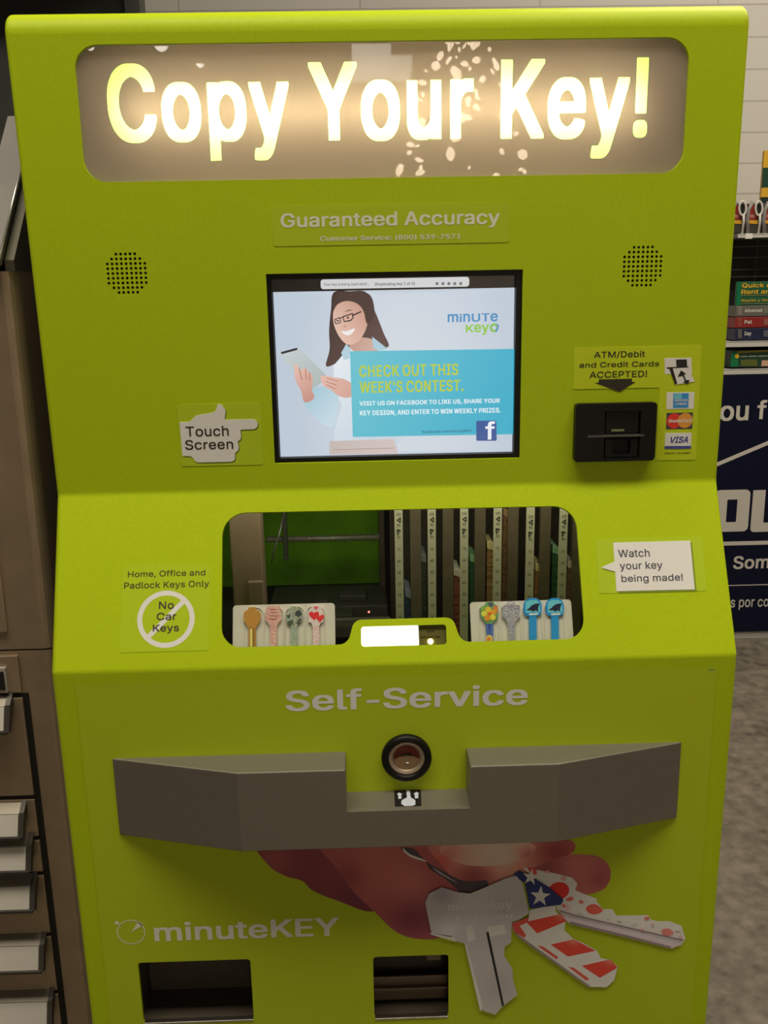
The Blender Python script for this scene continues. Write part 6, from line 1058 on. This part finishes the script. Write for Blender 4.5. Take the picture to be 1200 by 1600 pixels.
rows = [(1086, 1245, 1107, 1134, 12), (1245, 1309, 1276, 1299, 34), (1309, 1364, 1326, 1352, 46), (1364, 1460, 1388, 1413, 52), (1460, 1550, 1483, 1508, 66), (1550, 1640, 1571, 1597, 79)]
for ya, yb, ha, hb, xe in rows:
    drawer(zr(yb), zr(ya), (PH(0, ha)[1], PH(0, hb)[1], PH(xe, (ha+hb)/2)[0]))
z = zr(1640)
while z > -1.2: drawer(max(z-.16, -1.26), z, (z-.02, z-.045, XD-.02)); z -= .16
drawer(zr(1086)+.001, -.2025, None)
bm = boxes(((-1.098, YC-.0012, Z0-1.27), (XD+.0070, YC+.001, Z0-.2565)))
obj('gap_shade_sheet', bm, M_GAP, chest)  # dark backing sheet put in as the shade between the drawers
bm = boxes(((-.54, YC-.010, Z0+PLT(0, 1084)[1]), (PLT(9, 1064)[0], YC-.0040, Z0+PLT(0, 1045)[1])), ((-.535, YC-.0115, Z0+PLT(0, 1079)[1]), (PLT(6.5, 1064)[0], YC-.0095, Z0+PLT(0, 1050)[1]), 1))
obj('latch', bm, [mat('pale_latch', (.5,.47,.42), .4, .2), M_GAP], chest, bevel=.0008)
obj('upper_panel', boxes(((-1.095, YC-.004, Z0-.175), (PCH(13, 985)[0], YC, Z0-.01))), M_CHEST, chest, bevel=.0012)
# sloping lid with a bright rolled edge
def on_y(px, py, y): return Vector((meas(FY(y))(px, py)[0], y, meas(FY(y))(px, py)[1]+Z0))
p1, p2 = Vector((-.424, .016, Z0+.262)), Vector((-.424, .177, Z0+.438))
bm = bmesh.new(); wv = Vector((-.031, 0, 0)); tv = Vector((0, .006, -.006))
v = [bm.verts.new(q) for q in (p1, p2, p2+wv, p1+wv, p1+tv, p2+tv, p2+wv+tv, p1+wv+tv)]
for f in ((0,1,2,3),(7,6,5,4),(0,4,5,1),(1,5,6,2),(2,6,7,3),(3,7,4,0)): bm.faces.new([v[i] for i in f])
obj('sloping_frame', bm, M_LID, chest, label='grey sloping end frame of the chest top')
bm = bmesh.new(); tube(bm, [p1, p2], .0016, 8); obj('frame_edge', bm, mat('polished_edge', (.8,.79,.76), .25, .7), chest)
M_ROLL = mat('steel_green_reflection', (.10, .095, .06), .45, .2)  # base colour darkened to olive, standing in for the kiosk's green reflection
for x0, x1 in ((-1.12, -1.112), (-.455, -.449), (-.4235, XR)):
    bm = bmesh.new(); q = [(.030, .250), (.030, .262), (.185, .432), (.50, .432), (.50, .250)]
    A_ = [bm.verts.new((x0, y, Z0+z)) for y, z in q]; B_ = [bm.verts.new((x1, y, Z0+z)) for y, z in q]
    bm.faces.new(A_); bm.faces.new(B_)
    for i in range(5): bm.faces.new((A_[i], A_[(i+1) % 5], B_[(i+1) % 5], B_[i]))
    obj('end_plate', bm, M_ROLL, chest)
obj('end_cover', boxes(((-.455, .185, Z0+.430), (XR, .50, Z0+.434))), M_ROLL, chest)
obj('open_tray', boxes(((-1.11, .04, Z0+.248), (-.456, .49, Z0+.256)), ((-1.11, .494, Z0+.25), (-.456, .50, Z0+.36))), M_GAP, chest)

# dark store shelving behind the chest
sh_ = thing('shelving_bay', 'dark metal shelving bay far behind the tool chest', 'shelving', (-1.9, 2.2, 0))
M_SHELF = mat('charcoal_shelving', (.045, .05, .045), .5)
obj('back_sheet', boxes(((-2.8, 2.42, .10), (-.75, 2.45, 2.9))), M_SHELF, sh_)
for x in (-2.8, -.80): obj('upright', boxes(((x, 2.36, 0), (x+.05, 2.42, 2.95))), M_SHELF, sh_)
for z in (.12, .75, 1.4, 2.05, 2.7): obj('shelf', boxes(((-2.8, 1.95, z), (-.75, 2.42, z+.03))), M_SHELF, sh_)

# ------------------------------------------------------------------ display rack by the back wall on the right
YR = 2.88
FR_ = FY(YR); PB = meas(FR_)
M_RAIL = mat('white_shelf_enamel', (.56, .55, .53), .4)
rack = thing('display_rack', 'white and dark merchandise rack against the block wall, right of the kiosk', 'rack', (2.0, 3.1, 0))
RX0, RX1 = 1.30, 2.60
obj('back_board', boxes(((1.545, 3.20, .02), (RX1, 3.22, Z0+.545))), mat('dark_back_board', (.035, .034, .028), .6), rack)
for z0, z1, x0, y1 in ((.424, .440, 1.552, 3.2), (-.026, -.001, RX0, 3.2), (-.143, -.119, RX0, 3.2)):
    obj('shelf', boxes(((x0, YR, Z0+z0), (RX1, YR+.006, Z0+z1)), ((x0, YR, Z0+z1-.006), (RX1, y1, Z0+z1-.002))), M_RAIL, rack, bevel=.001)
obj('price_tag', boxes(((PB(1164,370)[0], YR-.003, Z0+.420), (PB(1175,370)[0], YR, Z0+.441))), M_WHITE, rack)
obj('base_rail', boxes(((RX0, YR, 0), (RX1, 3.2, Z0-1.322))), M_RAIL, rack, bevel=.002)
for x in (1.553, 2.55): obj('upright', boxes(((x, 3.12, 0), (x+.03, 3.2, Z0+.56))), mat('dark_upright', (.06,.06,.055), .5), rack)
bm = bmesh.new(); g = meas(FY(3.12))
for y in (385, 402, 421, 432):
    z = g(1180, y)[1]+Z0; tube(bm, [(1.62, 3.12, z), (2.55, 3.12, z)], .0030, 6)
for k in range(10): x = g(1182, 410)[0]+(k-0)*.10; tube(bm, [(x, 3.125, Z0+.22), (x, 3.125, Z0+.47)], .0026, 6)
obj('wire_grid', bm, mat('dark_wire', (.16, .16, .14), .4, .5), rack)

# navy sign on the front
FSG = FY(YR-.012)
PG = meas(FSG)
s = Sheet(FSG); s.add(rect(RX0, -1.322, RX1, -.146), (.0115, .013, .05), n0=-.010, n1=0, back=True)
board = s.out('sign_board', mat('navy_sign', (.006, .0075, .026), .5, spec=.15)); tag(board, 'navy blue sign board with white lettering and a roof line, under the rack shelves', 'sign')
M_SL = mat('white_sign_paint', (.58, .56, .52), .5)
s = Sheet(FSG)
def sg(l): 
    for q in (l if isinstance(l[0][0], list) else [l]): s.add(q, n0=0, n1=.001)
sx = lambda px, py: PG(px, py)
sg([ptext(PG, 'you', 'B', (1113, 656), (1165, 626))] if False else [ptext(PG, 'ou', 'B', (1124, 657.5), (1171, 626))]); sg([ptext(PG, 'f', 'B', (1182, 655), (1199, 626))])
a, b = PG(1117, 727), PG(1200, 692); k = (b[1]-a[1])/(b[0]-a[0])
sg([(a[0]-.2, a[1]-.2*k-.009), (RX1, a[1]+(RX1-a[0])*k-.009), (RX1, a[1]+(RX1-a[0])*k+.009), (a[0]-.2, a[1]-.2*k+.009)])
def big(px0, px1, open_top):
    (x0, z1), (x1, z0) = PG(px0, 766), PG(px1, 830); t = .056
    if open_top: return [rpoly([(x0,z1,0),(x0,z0,.016),(x1,z0,.016),(x1,z1,0),(x1-t,z1,0),(x1-t,z0+t*.75,.006),(x0+t,z0+t*.75,.006),(x0+t,z1,0)], 4)]
    return [rrect(x0, z0, x1, z1, .022, 4), rrect(x0+t, z0+.044, x1-t, z1-.044, .004, 3)]
s.add(big(1118, 1168, False), n0=0, n1=.001); s.add(big(1177, 1228, True), n0=0, n1=.001)
za, zb = PG(1150, 846)[1], PG(1150, 852)[1]; sg(rect(RX0, zb, RX1, za))
sg([ptext(PG, 'Som', 'B', (1145, 889), (1203, 868))]); za, zb = PG(1150, 914)[1], PG(1150, 915.2)[1]; sg(rect(RX0, zb, RX1, za))
sg([ptext(PG, 's por co', 'M', (1141, 949), (1202, 932))])
s.out('lettering', M_SL, board, label='white lettering and lines')

# goods on the rack
def slab(name, px0, y0, px1, y1, depth, dy, rgb, label, cat, group=None, extra=(), rough=.4):
    fr = FY(YR+dy); P = meas(fr); xa, xb, z1, z0 = P(px0, y0)[0], P(px1, y1)[0], P(1176, y0)[1], P(1176, y1)[1]
    r = thing(name, label, cat, (xa+.1, YR+dy+depth/2, Z0+z0), group)
    obj('case', boxes(((xa, YR+dy, Z0+z0), (xb, YR+dy+depth, Z0+z1))), mat(name+'_skin', rgb, rough), r, bevel=.002)
    s = Sheet(fr); q = [.0006]
    for l, c_ in extra(P): s.add(l, c_, n0=0, n1=q[0], walls=False); q[0] += .0003
    s.out('front_print', M_PRINT, r); return r
W_ = (.62, .60, .56); YL = (.72, .42, .03)
def quick(P):
    return [(mp(P, [(1152,440),(1158,440),(1157,477),(1151,477)]), (.01,.16,.07)), (ptext(P, 'Quick a', 'B', (1159,449.5), (1204,442)), YL), (ptext(P, 'Rent an', 'B', (1158,459.5), (1203,451.8)), YL),
            (mp(P, [(1158,461),(1210,460.5),(1210,461.4),(1158,462)]), (.25,.22,.10)), (ptext(P, 'Rápido y fácil de', 'B', (1158,471.5), (1215,466.5)), (.50,.34,.04)), (mp(P, [(1158,474),(1210,473.6),(1210,474.4),(1158,474.8)]), (.25,.22,.10))]
slab('header_card', 1151, 440, 1290, 477, .01, .06, (.015,.10,.045), 'green header card with yellow lettering above the three flat cases', 'sign', None, quick)
def spine(t, c0, c1, x1=1192, y=0):
    def f(P):
        return [(mp(P, [(1153,y-6.5),(1159,y-6.5),(1159,y+7),(1153,y+7)]), c0), (circ(*P(1156, y-3), .0035, 12), c1), (ptext(P, t, 'B', (1163, y+3), (x1, y-3)), W_), (mp(P, [(1193,y-5),(1210,y-5),(1210,y+5),(1193,y+5)]), c1)]
    return f
G_ = 'flat cases stacked on the rack shelf'
CZ = [(477.8, 494.3), (495.3, 512), (513, 531)]
slab('flat_case', 1150, CZ[0][0], 1290, CZ[0][1], .16, .02, (.13,.12,.11), 'grey flat case with white lettering, topmost of the stack of three', 'case', G_, spine('Advanced', (.22,.20,.18), (.17,.17,.14), 1191, 485))
slab('flat_case', 1149, CZ[1][0], 1290, CZ[1][1], .16, .02, (.25,.022,.022), 'red flat case with white lettering, middle of the stack of three', 'case', G_, spine('Pet', (.25,.06,.045), (.28,.10,.08), 1175, 503))
slab('flat_case', 1149, CZ[2][0], 1290, CZ[2][1], .16, .02, (.016,.022,.06), 'navy flat case with white lettering, bottom of the stack of three', 'case', G_, spine('Day', (.12,.11,.11), (.10,.11,.14), 1174, 521))
slab('green_package', 1144, 547, 1290, 573.5, .16, .02, (.016,.05,.03), 'dark green package with a yellow dot on the lower rack shelf', 'package', None,
     lambda P: [(mp(P, [(1143,551),(1154,551),(1153,572.5),(1141,572.5)]), (.012,.16,.06)), (mp(P, [(1152,549),(1215,546),(1215,549),(1152,552)]), (.20,.15,.03)), (circ(*P(1151.5,556.5), .0095, 18), YL), (ptext(P, 'non stain removable', 'B', (1157,558), (1214,554.5)), (.45,.48,.42)),
                (mp(P, [(1157,562),(1183,561.5),(1183,572),(1157,572)]), (.10,.12,.03)), (mp(P, [(1190,563),(1215,562.5),(1215,572),(1189,572)]), (.55,.34,.25))])
# packs with white loop handles on the top shelf
def pack(px, label):
    fr = FY(YR+.03); P = meas(fr); (xa, z1), (xb, z0) = P(px, 318), P(px+27, 365); z0 = .4405
    r = thing('tool_pack', label, 'package', ((xa+xb)/2, YR+.05, Z0+z0), 'carded tool packs on the top rack shelf')
    obj('card_back', boxes(((xa+.012, YR+.03, Z0+z0), (xb, YR+.045, Z0+z1))), mat('pack_black', (.03,.028,.026), .35), r, bevel=.002)
    s = Sheet(fr); s.add(mp(P, [(px+11,322),(px+18,320),(px+22,334),(px+22,343),(px+8,343),(px+9,330)]), (.34,.035,.03), n0=0, n1=.0006, walls=False)
    s.add(ptext(P, 'PRO', 'B', (px+11,340), (px+19,335.5)), (.5,.4,.38), n0=0, n1=.0009, walls=False); s.add(mp(P, [(px+7,344),(px+23,344),(px+23,350),(px+7,349)]), (.60,.32,.03), n0=0, n1=.0006, walls=False)
    s.add(mp(P, [(px+8,351),(px+22,351),(px+21,363),(px+8,363)]), (.05,.045,.04), n0=0, n1=.0006, walls=False); s.out('label', M_PRINT, r)
    bm = bmesh.new(); c = P(px+23.5, 326); pts = [(c[0]+.0145*math.cos(a)-.002*math.sin(a), YR+.022, Z0+c[1]+.028*math.sin(a)) for a in [k*math.pi/10 for k in range(20)]]
    tube(bm, pts, .0048, 8, closed=True); e = P(px+25, 336); tube(bm, [(e[0], YR+.022, Z0+e[1]), (e[0]+.003, YR+.024, Z0+z0+.05), (e[0]+.001, YR+.026, Z0+z0)], .0055, 8)
    obj('loop_handle', bm, mat('pale_handle', (.62,.60,.57), .4), r)
    bm = bmesh.new(); tube(bm, [(P(px+13,318)[0], YR+.020, Z0+P(px,316)[1]), (P(px+7,328)[0], YR+.018, Z0+P(px,328)[1]), (P(px+5,345)[0], YR+.02, Z0+P(px,345)[1]), (P(px+7,364)[0], YR+.024, Z0+z0)], .008, 8)
    obj('grip', bm, mat('grey_grip', (.24,.23,.22), .45), r)
pack(1135.5, 'carded tool pack with a white loop handle, partly hidden by the kiosk edge')
pack(1155.5, 'carded tool pack with red label and white loop handle, fully in view on the top rack shelf') if False else pack(1161, 'red labelled tool pack with white loop handle, middle of the top rack shelf')
pack(1186.5, 'carded tool pack cut by the photo edge, rightmost on the top rack shelf')
fr = FY(YR+.10); P = meas(fr)
t = thing('striped_sign', 'yellow and dark green striped sign standing above the rack shelf', 'sign', (1.9, YR+.1, Z0+.45))
obj('panel', boxes(((P(1191.5, 270)[0], YR+.10, Z0+.4405), (2.4, YR+.115, Z0+P(1195, 235)[1]))), mat('sign_yellow', (.62,.36,.03), .45), t, bevel=.001)
s = Sheet(fr); xa = P(1191.5, 270)[0]-.0003
for a, b, c_ in ((262, 293, (.022,.06,.04)), (308, 330, (.02,.035,.03))): s.add(rect(xa, P(1195, b)[1], 2.4, P(1195, a)[1]), c_, n0=0, n1=.0008)
s.out('stripes', M_PRINT, t)

# ------------------------------------------------------------------ lights of the store that mirror in the sign: ceiling lamps and a lit tree across the aisle
def store_lamp(x, y, z, r, sx, label, strength):
    t = thing('ceiling_lamp', label, 'lamp', (x, y, z), 'store lamps mirrored in the sign')
    if sx:
        obj('housing', boxes(((x-sx, y-.5, z+.02), (x+sx, y+.5, z+.10))), M_WHITE, t)
        obj('diffuser', boxes(((x-sx+.01, y-.49, z-.2), (x+sx-.01, y+.49, z+.02))), mat('lamp_diffuser', (.8,.8,.78), .4, emit=(1,.95,.85), strength=strength), t)
    else:
        bm = bmesh.new(); lathe(bm, [(.02, .5), (.05, .42), (r*.9, .15), (r*1.6, 0)], Matrix.Translation((x, y, z)), 20); obj('shade', bm, M_STEEL, t)
        bm = bmesh.new(); bmesh.ops.create_uvsphere(bm, u_segments=16, v_segments=10, radius=r, matrix=Matrix.Translation((x, y, z+.02))); obj('bulb', bm, mat('lamp_bulb', (.9,.9,.85), .4, emit=(1,.93,.8), strength=strength), t)
    return t
store_lamp(.22, -14, Z0+3.80, 0, .30, 'rectangular ceiling lamp mirrored as a pale patch above the lettering of the sign', 5)
store_lamp(.45, -17, Z0+4.35, 0, .55, 'long ceiling lamp mirrored as a thin bright streak below the pale patch', 4)
for x, z, r, lab in ((-4.02, 3.95, .07, 'hanging lamp mirrored as a white dot in the upper left corner of the sign'), (-2.95, 3.95, .10, 'hanging lamp mirrored right of the corner dot, along the top of the sign'),
                     (-2.38, 3.68, .06, 'hanging lamp mirrored as a small dot above the letter p of Copy')):
    store_lamp(x, -14, Z0+z, r, 0, lab, 14)
tree = thing('christmas_tree', 'lit Christmas tree across the aisle, mirrored as sparkles in the sign', 'tree', (.65, -5.3, 0))
bm = bmesh.new()
for k in range(9):
    z0 = .45+.33*k; r0 = 1.0*(1-k/9.6); lathe(bm, [(r0, z0), (r0*.62, z0+.22), (r0*.30, z0+.46)], Matrix.Translation((.65, -5.3, 0)), 22)
obj('foliage', bm, mat('fir_needles', (.012,.03,.012), .7, noise=.4, scale=30, bump=.5), tree)
bm = bmesh.new(); tube(bm, [(.65, -5.3, 0), (.65, -5.3, 1.0)], .06, 10); obj('trunk', bm, mat('fir_bark', (.06,.04,.025), .8), tree)
bm = bmesh.new(); rr = random.Random(3)
for k in range(320):
    z = .6+2.75*rr.random(); r_ = 1.02*(1-(z-.45)/3.2)+.03; a = math.radians(20+140*rr.random()); q = rr.choice([.012, .015, .02, .03])
    bmesh.ops.create_icosphere(bm, subdivisions=1, radius=q, matrix=Matrix.Translation((.65+r_*math.cos(a), -5.3+r_*math.sin(a), z)) @ Matrix.Rotation(rr.random()*3, 4, 'Y') @ Matrix.Diagonal((rr.uniform(.6, 1.8), 1, rr.uniform(.5, 1.2), 1)))
f_ = obj('fairy_lights', bm, mat('warm_bulb', (.9,.8,.6), .4, emit=(1,.80,.58), strength=13), tree); f_['kind'] = 'stuff'
